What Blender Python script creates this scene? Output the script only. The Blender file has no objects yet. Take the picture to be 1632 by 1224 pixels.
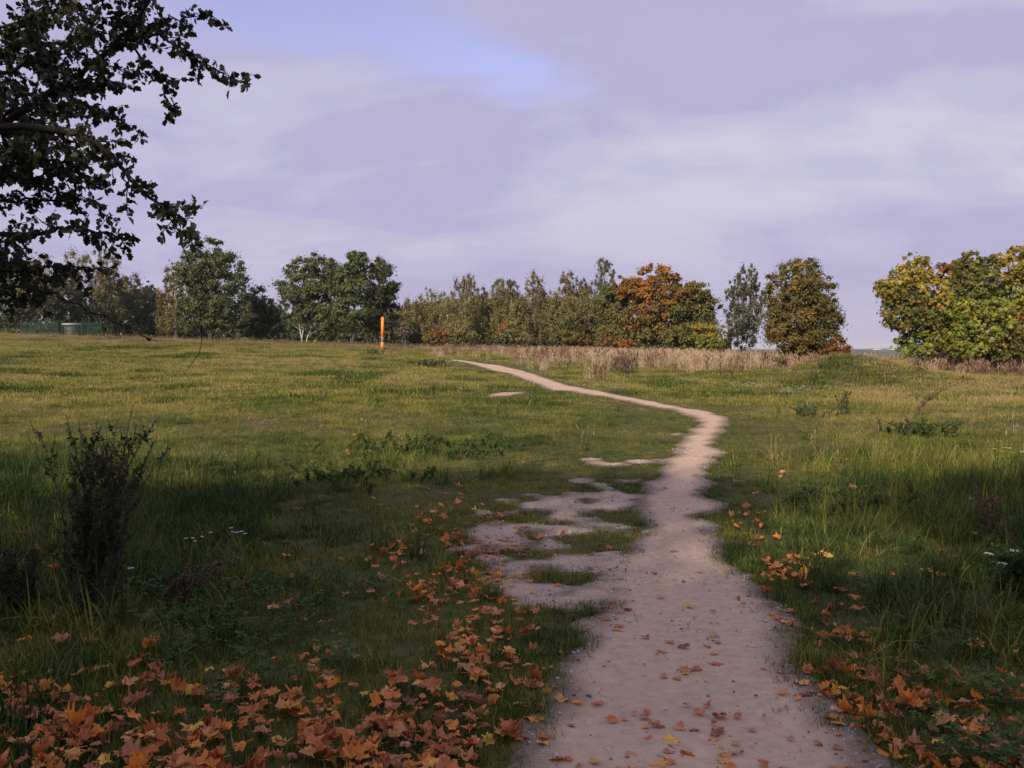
import bpy, math, random
import numpy as np
from mathutils import Vector, Matrix, Euler

R = math.radians
rng = np.random.default_rng(11)
random.seed(5)
sc = bpy.context.scene
col = sc.collection

# ------------------------------------------------------------------ camera
CAM_Z = 1.6
F = 1567.0                      # focal length in pixels of the 1632 px wide photograph
PITCH = R(2.05)
cam_d = bpy.data.cameras.new('camera')
cam_d.sensor_width = 36.0
cam_d.lens = 36.0 * F / 1632.0
cam_d.clip_start = 0.05
cam_d.clip_end = 30000
cam = bpy.data.objects.new('camera', cam_d)
col.objects.link(cam)
cam.location = (0, 0, CAM_Z)
cam.rotation_euler = (R(90) - PITCH, 0, 0)
sc.camera = cam

# ------------------------------------------------------------------ world, sun, exposure
SUN_EL, SUN_SIDE = R(27), R(24)      # sun behind the camera, over the left shoulder
sc.view_settings.view_transform = 'Standard'
sc.view_settings.look = 'None'
sc.view_settings.gamma = 1.0
sc.view_settings.use_curve_mapping = False
sc.view_settings.exposure = 0.0
sc.cycles.max_bounces = 4
sc.cycles.diffuse_bounces = 3
sc.cycles.glossy_bounces = 1
sc.cycles.transmission_bounces = 3
sc.cycles.transparent_max_bounces = 4

world = bpy.data.worlds.new('World')
sc.world = world
world.use_nodes = True
wn, wl = world.node_tree.nodes, world.node_tree.links
wn.clear()

def N(nodes, kind, **kw):
    n = nodes.new(kind)
    for k, v in kw.items():
        if k in n.bl_rna.properties:
            setattr(n, k, v)
    return n

def maths(nodes, links, op, a, b=None, c=None, clamp=False):
    n = nodes.new('ShaderNodeMath')
    n.operation = op
    n.use_clamp = clamp
    for i, v in enumerate((a, b, c)):
        if v is None:
            continue
        if isinstance(v, (int, float)):
            n.inputs[i].default_value = v
        else:
            links.new(v, n.inputs[i])
    return n.outputs[0]

def ramp(nodes, links, fac, stops, interp='LINEAR'):
    n = nodes.new('ShaderNodeValToRGB')
    n.color_ramp.interpolation = interp
    el = n.color_ramp.elements
    while len(el) < len(stops):
        el.new(0.5)
    for e, (p, c) in zip(el, stops):
        e.position = p
        e.color = (*c, 1) if len(c) == 3 else c
    links.new(fac, n.inputs[0])
    return n.outputs[0]

def build_world():
    sky = N(wn, 'ShaderNodeTexSky')
    sky.sky_type = 'NISHITA'
    sky.sun_disc = False
    sky.sun_elevation = SUN_EL
    sky.sun_rotation = R(180) + SUN_SIDE
    bg1 = N(wn, 'ShaderNodeBackground'); bg1.inputs[1].default_value = 0.15
    wb = N(wn, 'ShaderNodeMixRGB'); wb.blend_type = 'MULTIPLY'; wb.inputs[0].default_value = 1; wb.inputs[2].default_value = (1.3, 0.98, 1.2, 1)
    wl.new(sky.outputs[0], wb.inputs[1]); wl.new(wb.outputs[0], bg1.inputs[0])
    tc = N(wn, 'ShaderNodeTexCoord')
    sep = N(wn, 'ShaderNodeSeparateXYZ'); wl.new(tc.outputs['Generated'], sep.inputs[0])
    zc = maths(wn, wl, 'MAXIMUM', sep.outputs[2], 0.0)
    den = maths(wn, wl, 'ADD', zc, 0.24)
    px = maths(wn, wl, 'DIVIDE', sep.outputs[0], den)
    py = maths(wn, wl, 'DIVIDE', sep.outputs[1], den)
    cmb = N(wn, 'ShaderNodeCombineXYZ')
    wl.new(px, cmb.inputs[0]); wl.new(py, cmb.inputs[1])
    def noise(scale, detail, rough, off, sx=1.0, sy=1.0, dist=0.0):
        mp = N(wn, 'ShaderNodeMapping')
        mp.inputs['Location'].default_value = off
        mp.inputs['Scale'].default_value = (sx, sy, 1)
        wl.new(cmb.outputs[0], mp.inputs[0])
        n = N(wn, 'ShaderNodeTexNoise')
        n.inputs['Scale'].default_value = scale
        n.inputs['Detail'].default_value = detail
        n.inputs['Roughness'].default_value = rough
        n.inputs['Distortion'].default_value = dist
        wl.new(mp.outputs[0], n.inputs['Vector'])
        return n.outputs[0]
    n1 = noise(0.95, 5.0, 0.5, (CLD[0], CLD[1], 0), 0.8, 1.1, 0.5)
    n2 = noise(2.6, 6.0, 0.55, (7.7, 4.2, 0), 0.8, 1.1, 0.4)
    n12 = maths(wn, wl, 'ADD', maths(wn, wl, 'MULTIPLY', n1, 0.66), maths(wn, wl, 'MULTIPLY', n2, 0.34))
    ccol = ramp(wn, wl, n12, [(0.40, (0.48, 0.455, 0.68)), (0.475, (0.475, 0.45, 0.675)), (0.53, (0.54, 0.52, 0.71)), (0.60, (0.62, 0.605, 0.745))], 'EASE')
    # thicker, greyer air low down
    hz = ramp(wn, wl, zc, [(0.0, (1, 1, 1)), (0.16, (0, 0, 0))], 'EASE')
    mixh = N(wn, 'ShaderNodeMixRGB'); mixh.inputs[2].default_value = (0.475, 0.435, 0.625, 1)
    wl.new(maths(wn, wl, 'MULTIPLY', hz, 0.75), mixh.inputs[0]); wl.new(ccol, mixh.inputs[1])
    bg2 = N(wn, 'ShaderNodeBackground'); bg2.inputs[1].default_value = 1.0
    wl.new(mixh.outputs[0], bg2.inputs[0])
    # gaps: more of them the higher one looks
    n3 = noise(1.25, 4.0, 0.5, (GAP[0], GAP[1], 0), 0.75, 1.1, 0.3)
    cov = maths(wn, wl, 'SUBTRACT', n3, maths(wn, wl, 'MULTIPLY', maths(wn, wl, 'MINIMUM', zc, 0.4), 0.95))
    covr = ramp(wn, wl, cov, [(0.02, (0.25, 0.25, 0.25)), (0.14, (1, 1, 1))], 'EASE')
    mx = N(wn, 'ShaderNodeMixShader')
    wl.new(covr, mx.inputs[0]); wl.new(bg1.outputs[0], mx.inputs[1]); wl.new(bg2.outputs[0], mx.inputs[2])
    out = N(wn, 'ShaderNodeOutputWorld')
    wl.new(mx.outputs[0], out.inputs[0])

GAP, CLD = (17.5, 13.5), (20.2, 17.7)
build_world()

sun_d = bpy.data.lights.new('sun', 'SUN')
sun_d.energy = 5.0
sun_d.angle = R(0.6)
sun_d.color = (1.0, 0.86, 0.68)
sun = bpy.data.objects.new('sun', sun_d)
col.objects.link(sun)
SUN_DIR = Vector((math.sin(SUN_SIDE) * math.cos(SUN_EL), math.cos(SUN_SIDE) * math.cos(SUN_EL), -math.sin(SUN_EL)))
sun.rotation_euler = SUN_DIR.to_track_quat('-Z', 'Y').to_euler()
sun.location = (-20, -40, 30)

# ------------------------------------------------------------------ noise and terrain
_perm = np.random.default_rng(3).random((256, 256))
def vnoise(x, y, seed=0):
    x = np.asarray(x, float) + seed * 17.31; y = np.asarray(y, float) + seed * 9.77
    xi = np.floor(x).astype(int); yi = np.floor(y).astype(int)
    fx = x - xi; fy = y - yi
    fx = fx * fx * (3 - 2 * fx); fy = fy * fy * (3 - 2 * fy)
    g = lambda a, b: _perm[a % 256, b % 256]
    return (g(xi, yi) * (1 - fx) + g(xi + 1, yi) * fx) * (1 - fy) + (g(xi, yi + 1) * (1 - fx) + g(xi + 1, yi + 1) * fx) * fy

def fbm(x, y, seed=0, octv=3):
    v, a, t = 0, 1.0, 0
    for k in range(octv):
        v = v + a * vnoise(x * 2 ** k, y * 2 ** k, seed + k); t += a; a *= 0.5
    return v / t

def sstep(a, b, v):
    t = np.clip((v - a) / (b - a), 0, 1)
    return t * t * (3 - 2 * t)

HX = np.array([-400, -49, -31, -13, -7, 15, 24, 34, 60, 400.0])
HZ = np.array([3.7, 3.05, 2.40, 1.84, 1.64, 1.28, 1.0, 0.75, 0.7, 0.7])

def height(x, y):
    x = np.asarray(x, float); y = np.asarray(y, float)
    H = np.interp(x, HX, HZ)
    t = np.clip((y - 10) / 85, 0, 1)
    z = H * (t * 0.85 + 0.15 * sstep(0, 1, t))
    z = z + 0.92 * np.exp(-(((x - 12.4) / 2.3) ** 2 + ((y - 36.5) / 2.6) ** 2))      # grassy mound
    z = z + 0.30 * np.exp(-(((x - 15.2) / 2.2) ** 2 + ((y - 38) / 3.0) ** 2))
    z = z + 0.32 * np.exp(-(((x - 22) / 7) ** 2 + ((y - 47) / 8) ** 2))
    nearf = sstep(1.5, 8, np.abs(y) + np.abs(x) * .3)
    z = z + nearf * (0.10 * (fbm(x / 3.2, y / 3.2, 1, 2) - 0.5) + 0.25 * sstep(14, 40, y) * (fbm(x / 13, y / 13, 4, 2) - 0.5))
    right = sstep(14, 40, x)
    z = z - right * 26 * sstep(75, 420, y) - (1 - right) * 22 * sstep(190, 600, y)
    z = z - 0.5 * sstep(96, 112, y) * (1 - right)
    d = np.sqrt(x * x + y * y)
    z = z + 40 * sstep(1200, 3600, d) * fbm(x / 900, y / 900, 8, 3) * (y > 0)
    return z

def h1(x, y):
    return float(height(np.array([x]), np.array([y]))[0])

cp, sp = math.cos(PITCH), math.sin(PITCH)
def ray(px, py):
    a = (px - 816) / F; b = -(py - 612) / F
    return np.array([a, cp + b * sp, -sp + b * cp])
def at(px, py, dist):
    r = ray(px, py)
    return Vector(np.array([0, 0, CAM_Z]) + r * (dist / r[1]))
def project(x, y, z):
    dz = z - CAM_Z
    depth = y * cp - dz * sp
    up = y * sp + dz * cp
    depth = np.where(np.abs(depth) < 1e-3, 1e-3, depth)
    return 816 + F * x / depth, 612 - F * up / depth
_D = np.concatenate([np.linspace(1.5, 60, 2400), np.linspace(60.05, 110, 500)])
def gp(px, py):
    r = ray(px, py); r = r / r[1]
    zz = CAM_Z + r[2] * _D
    hh = height(r[0] * _D, _D)
    i = np.argmax(zz <= hh)
    if zz[i] > hh[i]:
        i = len(_D) - 1
    return (r[0] * _D[i], _D[i])
def mpp(dist):
    return dist / F

# ------------------------------------------------------------------ mesh helpers
def tag(o, label=None, cat=None, group=None, kind=None):
    if label: o['label'] = label
    if cat: o['category'] = cat
    if group: o['group'] = group
    if kind: o['kind'] = kind
    return o

def mesh_arrays(name, verts, faces, cols=None, smooth=False, mats=(), fmat=None):
    """verts (n,3); faces: (m,3|4) array or list of such arrays; cols (n,3) vertex colours"""
    verts = np.asarray(verts, np.float32)
    if not isinstance(faces, list):
        faces = [faces]
    faces = [np.asarray(f, np.int32) for f in faces if len(f)]
    me = bpy.data.meshes.new(name)
    me.vertices.add(len(verts)); me.vertices.foreach_set('co', verts.ravel())
    nl = sum(f.size for f in faces); nf = sum(len(f) for f in faces)
    me.loops.add(nl); me.polygons.add(nf)
    me.loops.foreach_set('vertex_index', np.concatenate([f.ravel() for f in faces]))
    tot = np.concatenate([np.full(len(f), f.shape[1], np.int32) for f in faces])
    st = np.concatenate([[0], np.cumsum(tot)[:-1]]).astype(np.int32)
    me.polygons.foreach_set('loop_start', st)
    if smooth:
        me.polygons.foreach_set('use_smooth', np.ones(nf, bool))
    if fmat is not None:
        me.polygons.foreach_set('material_index', np.asarray(fmat, np.int32))
    if cols is not None:
        a = me.color_attributes.new('col', 'FLOAT_COLOR', 'POINT')
        c = np.ones((len(verts), 4), np.float32); c[:, :3] = cols
        a.data.foreach_set('color', c.ravel())
    me.update(calc_edges=True)
    me.validate()
    for m in mats:
        me.materials.append(m)
    return me

def link(name, me, parent=None, loc=None):
    o = bpy.data.objects.new(name, me)
    col.objects.link(o)
    if parent: o.parent = parent
    if loc is not None: o.location = loc
    return o

def empty(name, loc):
    o = bpy.data.objects.new(name, None)
    o.empty_display_size = 0.2
    col.objects.link(o); o.location = loc
    return o

class MB:
    def __init__(s): s.v = []; s.q = []; s.t = []; s.c = []; s.n = 0
    def add(s, v, q=(), t=(), c=None):
        v = np.asarray(v, float)
        s.v.append(v)
        if len(q): s.q.append(np.asarray(q) + s.n)
        if len(t): s.t.append(np.asarray(t) + s.n)
        s.c.append(np.tile(np.asarray(c if c is not None else (1, 1, 1), float), (len(v), 1)) if np.ndim(c) < 2 else np.asarray(c))
        s.n += len(v)
    def box(s, c, size, rz=0.0, colr=None, taper=1.0):
        x, y, z = [k / 2 for k in size]
        v = np.array([[-x, -y, -z], [x, -y, -z], [x, y, -z], [-x, y, -z], [-x * taper, -y * taper, z], [x * taper, -y * taper, z], [x * taper, y * taper, z], [-x * taper, y * taper, z]])
        cz, sz = math.cos(rz), math.sin(rz)
        v = v @ np.array([[cz, sz, 0], [-sz, cz, 0], [0, 0, 1]]) + np.array(c)
        s.add(v, [[0, 3, 2, 1], [4, 5, 6, 7], [0, 1, 5, 4], [1, 2, 6, 5], [2, 3, 7, 6], [3, 0, 4, 7]], c=colr)
    def tube(s, pts, rad, sides=6, cap=True, colr=None):
        pts = np.asarray(pts, float); n = len(pts)
        rad = np.broadcast_to(np.asarray(rad, float), (n,))
        d = np.gradient(pts, axis=0); d /= np.linalg.norm(d, axis=1, keepdims=True) + 1e-9
        ref = np.array([0.31, 0.17, 0.93]) if abs(d[0][2]) < 0.9 else np.array([0.97, 0.21, 0.1])
        a = np.cross(d, ref); a /= np.linalg.norm(a, axis=1, keepdims=True) + 1e-9
        b = np.cross(d, a)
        th = np.arange(sides) * 2 * math.pi / sides
        ring = pts[:, None] + rad[:, None, None] * (a[:, None] * np.cos(th)[None, :, None] + b[:, None] * np.sin(th)[None, :, None])
        v = ring.reshape(-1, 3)
        i, j = np.meshgrid(np.arange(n - 1), np.arange(sides), indexing='ij')
        k = (j + 1) % sides
        q = np.stack([i * sides + j, i * sides + k, (i + 1) * sides + k, (i + 1) * sides + j], -1).reshape(-1, 4)
        t = []
        if cap:
            v = np.vstack([v, pts[-1:], pts[:1]])
            e = n * sides
            t = [[(n - 1) * sides + j0, (n - 1) * sides + (j0 + 1) % sides, e] for j0 in range(sides)] + [[(j0 + 1) % sides, j0, e + 1] for j0 in range(sides)]
        s.add(v, q, t, colr)
    def mesh(s, name, mats, smooth=False):
        f = []
        if s.q: f.append(np.concatenate(s.q))
        if s.t: f.append(np.concatenate(s.t))
        return mesh_arrays(name, np.concatenate(s.v), f, np.concatenate(s.c), smooth, mats)
    def build(s, name, mat, parent=None, smooth=False, loc=None):
        return link(name, s.mesh(name, [mat] if mat else [], smooth), parent, loc)

# ------------------------------------------------------------------ materials
def new_mat(name):
    m = bpy.data.materials.new(name); m.use_nodes = True
    m.node_tree.nodes.clear()
    return m, m.node_tree.nodes, m.node_tree.links

def finish(m, nodes, links, shader):
    o = nodes.new('ShaderNodeOutputMaterial'); links.new(shader, o.inputs[0]); return m

def leafy(nodes, links, color, transl=0.35, rough=0.55, spec=0.25, tint=(1.0, 1.0, 0.75)):
    p = nodes.new('ShaderNodeBsdfPrincipled')
    p.inputs['Roughness'].default_value = rough
    p.inputs['Specular IOR Level'].default_value = spec
    links.new(color, p.inputs['Base Color'])
    t = nodes.new('ShaderNodeBsdfTranslucent')
    mm = nodes.new('ShaderNodeMixRGB'); mm.blend_type = 'MULTIPLY'; mm.inputs[0].default_value = 1
    mm.inputs[2].default_value = (*tint, 1)
    links.new(color, mm.inputs[1]); links.new(mm.outputs[0], t.inputs[0])
    mx = nodes.new('ShaderNodeMixShader'); mx.inputs[0].default_value = transl
    links.new(p.outputs[0], mx.inputs[1]); links.new(t.outputs[0], mx.inputs[2])
    return mx.outputs[0]

def mat_attr_leaf(name, transl=0.35, rough=0.55, spec=0.25):
    m, n, l = new_mat(name)
    a = n.new('ShaderNodeAttribute'); a.attribute_name = 'col'
    return finish(m, n, l, leafy(n, l, a.outputs['Color'], transl, rough, spec))

def tex_noise(n, l, scale, detail=4, rough=0.55, coord='Object', vec=None):
    t = n.new('ShaderNodeTexNoise')
    t.inputs['Scale'].default_value = scale; t.inputs['Detail'].default_value = detail; t.inputs['Roughness'].default_value = rough
    if vec is None:
        tc = n.new('ShaderNodeTexCoord'); vec = tc.outputs[coord]
    l.new(vec, t.inputs['Vector'])
    return t.outputs[0]

def mat_simple(name, base, rough=0.7, spec=0.3, var=0.15, scale=20, bump=0.0, metallic=0):
    m, n, l = new_mat(name)
    p = n.new('ShaderNodeBsdfPrincipled'); p.inputs['Roughness'].default_value = rough
    p.inputs['Specular IOR Level'].default_value = spec; p.inputs['Metallic'].default_value = metallic
    nz = tex_noise(n, l, scale)
    lo = tuple(max(0, c * (1 - var * 1.6)) for c in base); hi = tuple(min(1, c * (1 + var * 1.6)) for c in base)
    l.new(ramp(n, l, nz, [(0.25, lo), (0.75, hi)]), p.inputs['Base Color'])
    if bump:
        b = n.new('ShaderNodeBump'); b.inputs['Strength'].default_value = bump; b.inputs['Distance'].default_value = 0.02
        l.new(nz, b.inputs['Height']); l.new(b.outputs[0], p.inputs['Normal'])
    return finish(m, n, l, p.outputs[0])

M = {}
M['leaf'] = mat_attr_leaf('tree_leaf', 0.3)
M['hawthorn'] = mat_attr_leaf('hawthorn_leaf', 0.12, 0.5, 0.3)
M['herb'] = mat_attr_leaf('herb_leaf', 0.25)
M['bark'] = mat_simple('bark', (0.085, 0.07, 0.055), 0.9, 0.1, 0.3, 9, 0.6)

def mat_birch():
    m, n, l = new_mat('birch_bark')
    p = n.new('ShaderNodeBsdfPrincipled'); p.inputs['Roughness'].default_value = 0.75
    tc = n.new('ShaderNodeTexCoord')
    mp = n.new('ShaderNodeMapping'); mp.inputs['Scale'].default_value = (3, 3, 7)
    l.new(tc.outputs['Object'], mp.inputs[0])
    nz = tex_noise(n, l, 1.4, 4, 0.6, vec=mp.outputs[0])
    l.new(ramp(n, l, nz, [(0.40, (0.05, 0.045, 0.04)), (0.47, (0.70, 0.66, 0.60)), (0.8, (0.80, 0.76, 0.72))]), p.inputs['Base Color'])
    return finish(m, n, l, p.outputs[0])
M['birch'] = mat_birch()

def mat_ground():
    m, n, l = new_mat('meadow_soil')
    p = n.new('ShaderNodeBsdfPrincipled'); p.inputs['Roughness'].default_value = 0.95; p.inputs['Specular IOR Level'].default_value = 0.05
    a = tex_noise(n, l, 0.35, 5, 0.6); b = tex_noise(n, l, 9.0, 5, 0.65)
    c1 = ramp(n, l, a, [(0.3, (0.055, 0.062, 0.02)), (0.5, (0.085, 0.085, 0.028)), (0.7, (0.115, 0.10, 0.045))])
    c2 = ramp(n, l, b, [(0.3, (0.05, 0.042, 0.025)), (0.6, (0.10, 0.10, 0.035)), (0.8, (0.15, 0.13, 0.06))])
    mx = n.new('ShaderNodeMixRGB'); mx.inputs[0].default_value = 0.5
    l.new(c1, mx.inputs[1]); l.new(c2, mx.inputs[2]); l.new(mx.outputs[0], p.inputs['Base Color'])
    bm = n.new('ShaderNodeBump'); bm.inputs['Strength'].default_value = 0.7; bm.inputs['Distance'].default_value = 0.04
    l.new(b, bm.inputs['Height']); l.new(bm.outputs[0], p.inputs['Normal'])
    return finish(m, n, l, p.outputs[0])
M['ground'] = mat_ground()

def mat_path():
    m, n, l = new_mat('trodden_sandy_soil')
    p = n.new('ShaderNodeBsdfPrincipled'); p.inputs['Roughness'].default_value = 0.93; p.inputs['Specular IOR Level'].default_value = 0.12
    at_ = n.new('ShaderNodeAttribute'); at_.attribute_name = 'col'
    sepc = n.new('ShaderNodeSeparateColor'); l.new(at_.outputs['Color'], sepc.inputs[0])
    gravel = sepc.outputs[0]                                   # 0 packed sand in the tread, 1 grey grit at the sides
    big = tex_noise(n, l, 1.3, 5, 0.6); mid = tex_noise(n, l, 14, 5, 0.65); fine = tex_noise(n, l, 110, 3, 0.7)
    sand = ramp(n, l, mid, [(0.25, (0.42, 0.295, 0.205)), (0.5, (0.545, 0.39, 0.272)), (0.75, (0.63, 0.468, 0.335))])
    grit = ramp(n, l, fine, [(0.3, (0.14, 0.10, 0.075)), (0.48, (0.36, 0.28, 0.215)), (0.62, (0.48, 0.385, 0.305)), (0.75, (0.58, 0.52, 0.47))])
    f = maths(n, l, 'ADD', maths(n, l, 'MULTIPLY', gravel, 0.75), maths(n, l, 'MULTIPLY', maths(n, l, 'SUBTRACT', big, 0.45), 1.1), clamp=True)
    mx = n.new('ShaderNodeMixRGB'); l.new(f, mx.inputs[0]); l.new(sand, mx.inputs[1]); l.new(grit, mx.inputs[2])
    # specks of grit and crumbs
    vo = n.new('ShaderNodeTexVoronoi'); vo.inputs['Scale'].default_value = 55
    tc = n.new('ShaderNodeTexCoord'); l.new(tc.outputs['Object'], vo.inputs['Vector'])
    spk = ramp(n, l, vo.outputs['Distance'], [(0.10, (1, 1, 1)), (0.2, (0, 0, 0))])
    sk = n.new('ShaderNodeMixRGB'); l.new(maths(n, l, 'MULTIPLY', spk, 0.55), sk.inputs[0]); l.new(mx.outputs[0], sk.inputs[1])
    l.new(ramp(n, l, vo.outputs['Color'], [(0.3, (0.10, 0.085, 0.08)), (0.6, (0.30, 0.25, 0.22)), (0.9, (0.60, 0.56, 0.53))]), sk.inputs[2])
    so = n.new('ShaderNodeMixRGB'); so.inputs[2].default_value = (0.085, 0.068, 0.042, 1)      # dark crumbly soil where turf begins
    l.new(maths(n, l, 'MULTIPLY', sepc.outputs[1], maths(n, l, 'MULTIPLY', mid, 1.5), clamp=True), so.inputs[0]); l.new(sk.outputs[0], so.inputs[1])
    l.new(so.outputs[0], p.inputs['Base Color'])
    hsum = maths(n, l, 'ADD', maths(n, l, 'MULTIPLY', mid, 0.6), maths(n, l, 'MULTIPLY', fine, 0.35))
    bm = n.new('ShaderNodeBump'); bm.inputs['Strength'].default_value = 0.75; bm.inputs['Distance'].default_value = 0.02
    l.new(hsum, bm.inputs['Height']); l.new(bm.outputs[0], p.inputs['Normal'])
    return finish(m, n, l, p.outputs[0])
M['path'] = mat_path()

def mat_inst(name, stops, transl=0.35, rough=0.6, spec=0.15):
    """colour picked per tuft (instance attribute tint) with a little spread per blade (col.r)"""
    m, n, l = new_mat(name)
    a = n.new('ShaderNodeAttribute'); a.attribute_type = 'INSTANCER'; a.attribute_name = 'tint'
    b = n.new('ShaderNodeAttribute'); b.attribute_name = 'col'
    s = n.new('ShaderNodeSeparateColor'); l.new(b.outputs['Color'], s.inputs[0])
    f = maths(n, l, 'ADD', a.outputs['Fac'], maths(n, l, 'MULTIPLY', maths(n, l, 'SUBTRACT', s.outputs[0], 0.5), 0.5), clamp=True)
    return finish(m, n, l, leafy(n, l, ramp(n, l, f, stops), transl, rough, spec))

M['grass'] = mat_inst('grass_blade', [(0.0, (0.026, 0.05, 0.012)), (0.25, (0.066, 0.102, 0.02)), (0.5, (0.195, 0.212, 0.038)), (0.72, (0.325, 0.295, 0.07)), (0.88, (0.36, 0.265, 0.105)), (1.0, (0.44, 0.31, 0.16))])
M['dry'] = mat_inst('dry_grass_stalk', [(0.0, (0.075, 0.042, 0.03)), (0.3, (0.19, 0.11, 0.075)), (0.6, (0.36, 0.25, 0.165)), (1.0, (0.54, 0.415, 0.285))], 0.2)
M['herb_stem'] = mat_simple('green_stem', (.06, .085, .03), .7, .2, .2, 30)
M['flower'] = mat_attr_leaf('flower_petal', 0.2)
M['clover'] = mat_inst('clover_leaf', [(0.0, (0.03, 0.06, 0.014)), (0.5, (0.06, 0.11, 0.02)), (1.0, (0.12, 0.165, 0.035))], 0.3)
M['pebble'] = mat_inst('pebble_stone', [(0.0, (0.10, 0.09, 0.085)), (0.5, (0.30, 0.27, 0.25)), (1.0, (0.62, 0.58, 0.54))], 0.0, 0.8, 0.3)

def mat_fallen(name, inst):
    m, n, l = new_mat(name)
    if inst:
        a = n.new('ShaderNodeAttribute'); a.attribute_type = 'INSTANCER'; a.attribute_name = 'lcol'; c0 = a.outputs['Color']
    else:
        o = n.new('ShaderNodeObjectInfo'); c0 = o.outputs['Color']
    nz = tex_noise(n, l, 3.2, 5, 0.65)
    v = n.new('ShaderNodeAttribute'); v.attribute_name = 'col'          # vein mask
    s = n.new('ShaderNodeSeparateColor'); l.new(v.outputs['Color'], s.inputs[0])
    k = ramp(n, l, nz, [(0.28, (0.42, 0.36, 0.36)), (0.45, (0.9, 0.88, 0.86)), (0.7, (1.2, 1.25, 1.25))])
    mm = n.new('ShaderNodeMixRGB'); mm.blend_type = 'MULTIPLY'; mm.inputs[0].default_value = 1
    l.new(c0, mm.inputs[1]); l.new(k, mm.inputs[2])
    vv = n.new('ShaderNodeMixRGB'); l.new(maths(n, l, 'MULTIPLY', s.outputs[0], 0.35), vv.inputs[0]); l.new(mm.outputs[0], vv.inputs[1]); vv.inputs[2].default_value = (0.62, 0.36, 0.17, 1)
    return finish(m, n, l, leafy(n, l, vv.outputs[0], 0.22, 0.55, 0.3, (1, 0.9, 0.7)))
M['fallen'] = mat_fallen('fallen_maple_leaf', False)
M['fallen_i'] = mat_fallen('fallen_maple_leaf_scatter', True)

# ------------------------------------------------------------------ ground sheet
def axis(lo_fine, hi_fine, step, lo, hi, grow):
    a = list(np.arange(lo_fine, hi_fine + 1e-6, step))
    s = step
    while a[-1] < hi:
        s *= grow; a.append(a[-1] + s)
    s = step; b = []
    v = lo_fine
    while v > lo:
        s *= grow; v -= s; b.append(v)
    return np.array(b[::-1] + a)
gx = axis(-9, 18, 0.22, -9000, 9000, 1.055)
gy = axis(1.5, 44, 0.22, -90, 12000, 1.05)
GX, GY = np.meshgrid(gx, gy)
GZ = height(GX, GY)
_near = (GY < 60) & (np.abs(GX) < 12) & (GY > -8)
# ------------------------------------------------------------------ path outline (traced on the ground)
def gpoly(pts): return np.array([gp(*p) for p in pts])
L_edge = [(790, 1340), (815, 1224), (830, 1180), (862, 1100), (890, 1050), (930, 1015), (940, 990), (960, 950), (972, 905), (1000, 880), (1020, 840), (1012, 812), (1025, 795), (1045, 765), (1062, 745), (1075, 722), (1090, 700), (1116, 676), (1112, 668), (1080, 655), (1000, 639), (930, 627), (900, 623), (875, 622), (850, 609), (810, 595), (750, 579.5), (720, 575)]
R_edge = [(1450, 1340), (1390, 1224), (1365, 1180), (1330, 1130), (1290, 1080), (1255, 1040), (1250, 1000), (1225, 960), (1200, 925), (1165, 905), (1158, 870), (1130, 845), (1122, 825), (1162, 806), (1128, 795), (1124, 778), (1120, 765), (1130, 737), (1152, 719), (1136, 712), (1148, 690), (1158, 665), (1125, 655), (1060, 644), (980, 629), (905, 614), (870, 603), (830, 590), (800, 583), (750, 576), (720, 572.5)]
main_poly = gpoly(L_edge + R_edge[::-1])
near_tail = np.array([[-1.2, -6], [-0.25, -2], [main_poly[0][0], main_poly[0][1]], [main_poly[-1][0], main_poly[-1][1]], [1.9, -2], [1.2, -6]])
patches = [gpoly(p) for p in (
    [(738, 852), (800, 818), (860, 788), (930, 776), (1035, 790), (1022, 840), (1003, 880), (978, 950), (938, 992), (860, 988), (785, 958), (770, 905), (745, 875)],
    [(905, 739), (960, 734), (1068, 731), (1068, 738), (960, 742)],
    [(905, 765), (960, 755), (1000, 762), (950, 772)],
    [(770, 632), (800, 626), (832, 625), (815, 631)],
    [(1090, 694), (1100, 690), (1118, 692), (1105, 699)])]
islands = [gpoly(p) for p in ([(890, 914), (950, 908), (955, 940), (900, 947)], [(890, 822), (1015, 808), (1025, 834), (940, 842)], [(890, 858), (985, 852), (1000, 880), (905, 892)], [(790, 880), (850, 872), (870, 890), (800, 898)], [(810, 822), (870, 818), (880, 832), (815, 836)])]

def sdf(P, poly):
    """signed distance, positive inside"""
    d = np.full(len(P), 1e9); ins = np.zeros(len(P), bool)
    n = len(poly)
    for k in range(n):
        a = poly[k]; b = poly[(k + 1) % n]
        e = b - a; w = P - a
        t = np.clip((w @ e) / (e @ e + 1e-12), 0, 1)
        d = np.minimum(d, np.hypot(*(w - t[:, None] * e).T))
        c = ((a[1] <= P[:, 1]) != (b[1] <= P[:, 1]))
        if abs(b[1] - a[1]) > 1e-12:
            xi = a[0] + (P[:, 1] - a[1]) * (b[0] - a[0]) / (b[1] - a[1])
            ins ^= c & (P[:, 0] < xi)
    return np.where(ins, d, -d)

def bare(P):
    """(positive on bare ground, in metres), and how gritty it is"""
    m = np.maximum(sdf(P, main_poly), sdf(P, near_tail))
    pm = np.full(len(P), -1e9)
    for p in patches: pm = np.maximum(pm, sdf(P, p))
    for p in islands: pm = np.minimum(pm, -sdf(P, p) + 0.0)
    rag = 0.34 * (fbm(P[:, 0] / 0.5, P[:, 1] / 0.5, 21, 3) - 0.5) * sstep(60, 20, P[:, 1])
    grit = np.clip(1 - m / 0.22, 0, 1); grit = np.where(m < 0, .8, grit)
    scale_far = 1.0
    return np.maximum(m + rag, np.minimum(pm + rag * 1.6, 0.13) + 0.9 * (fbm(P[:, 0] / 0.30, P[:, 1] / 0.34, 27, 3) - 0.52) * sstep(24, 17, P[:, 1])), grit * sstep(20, 10, P[:, 1])

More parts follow.
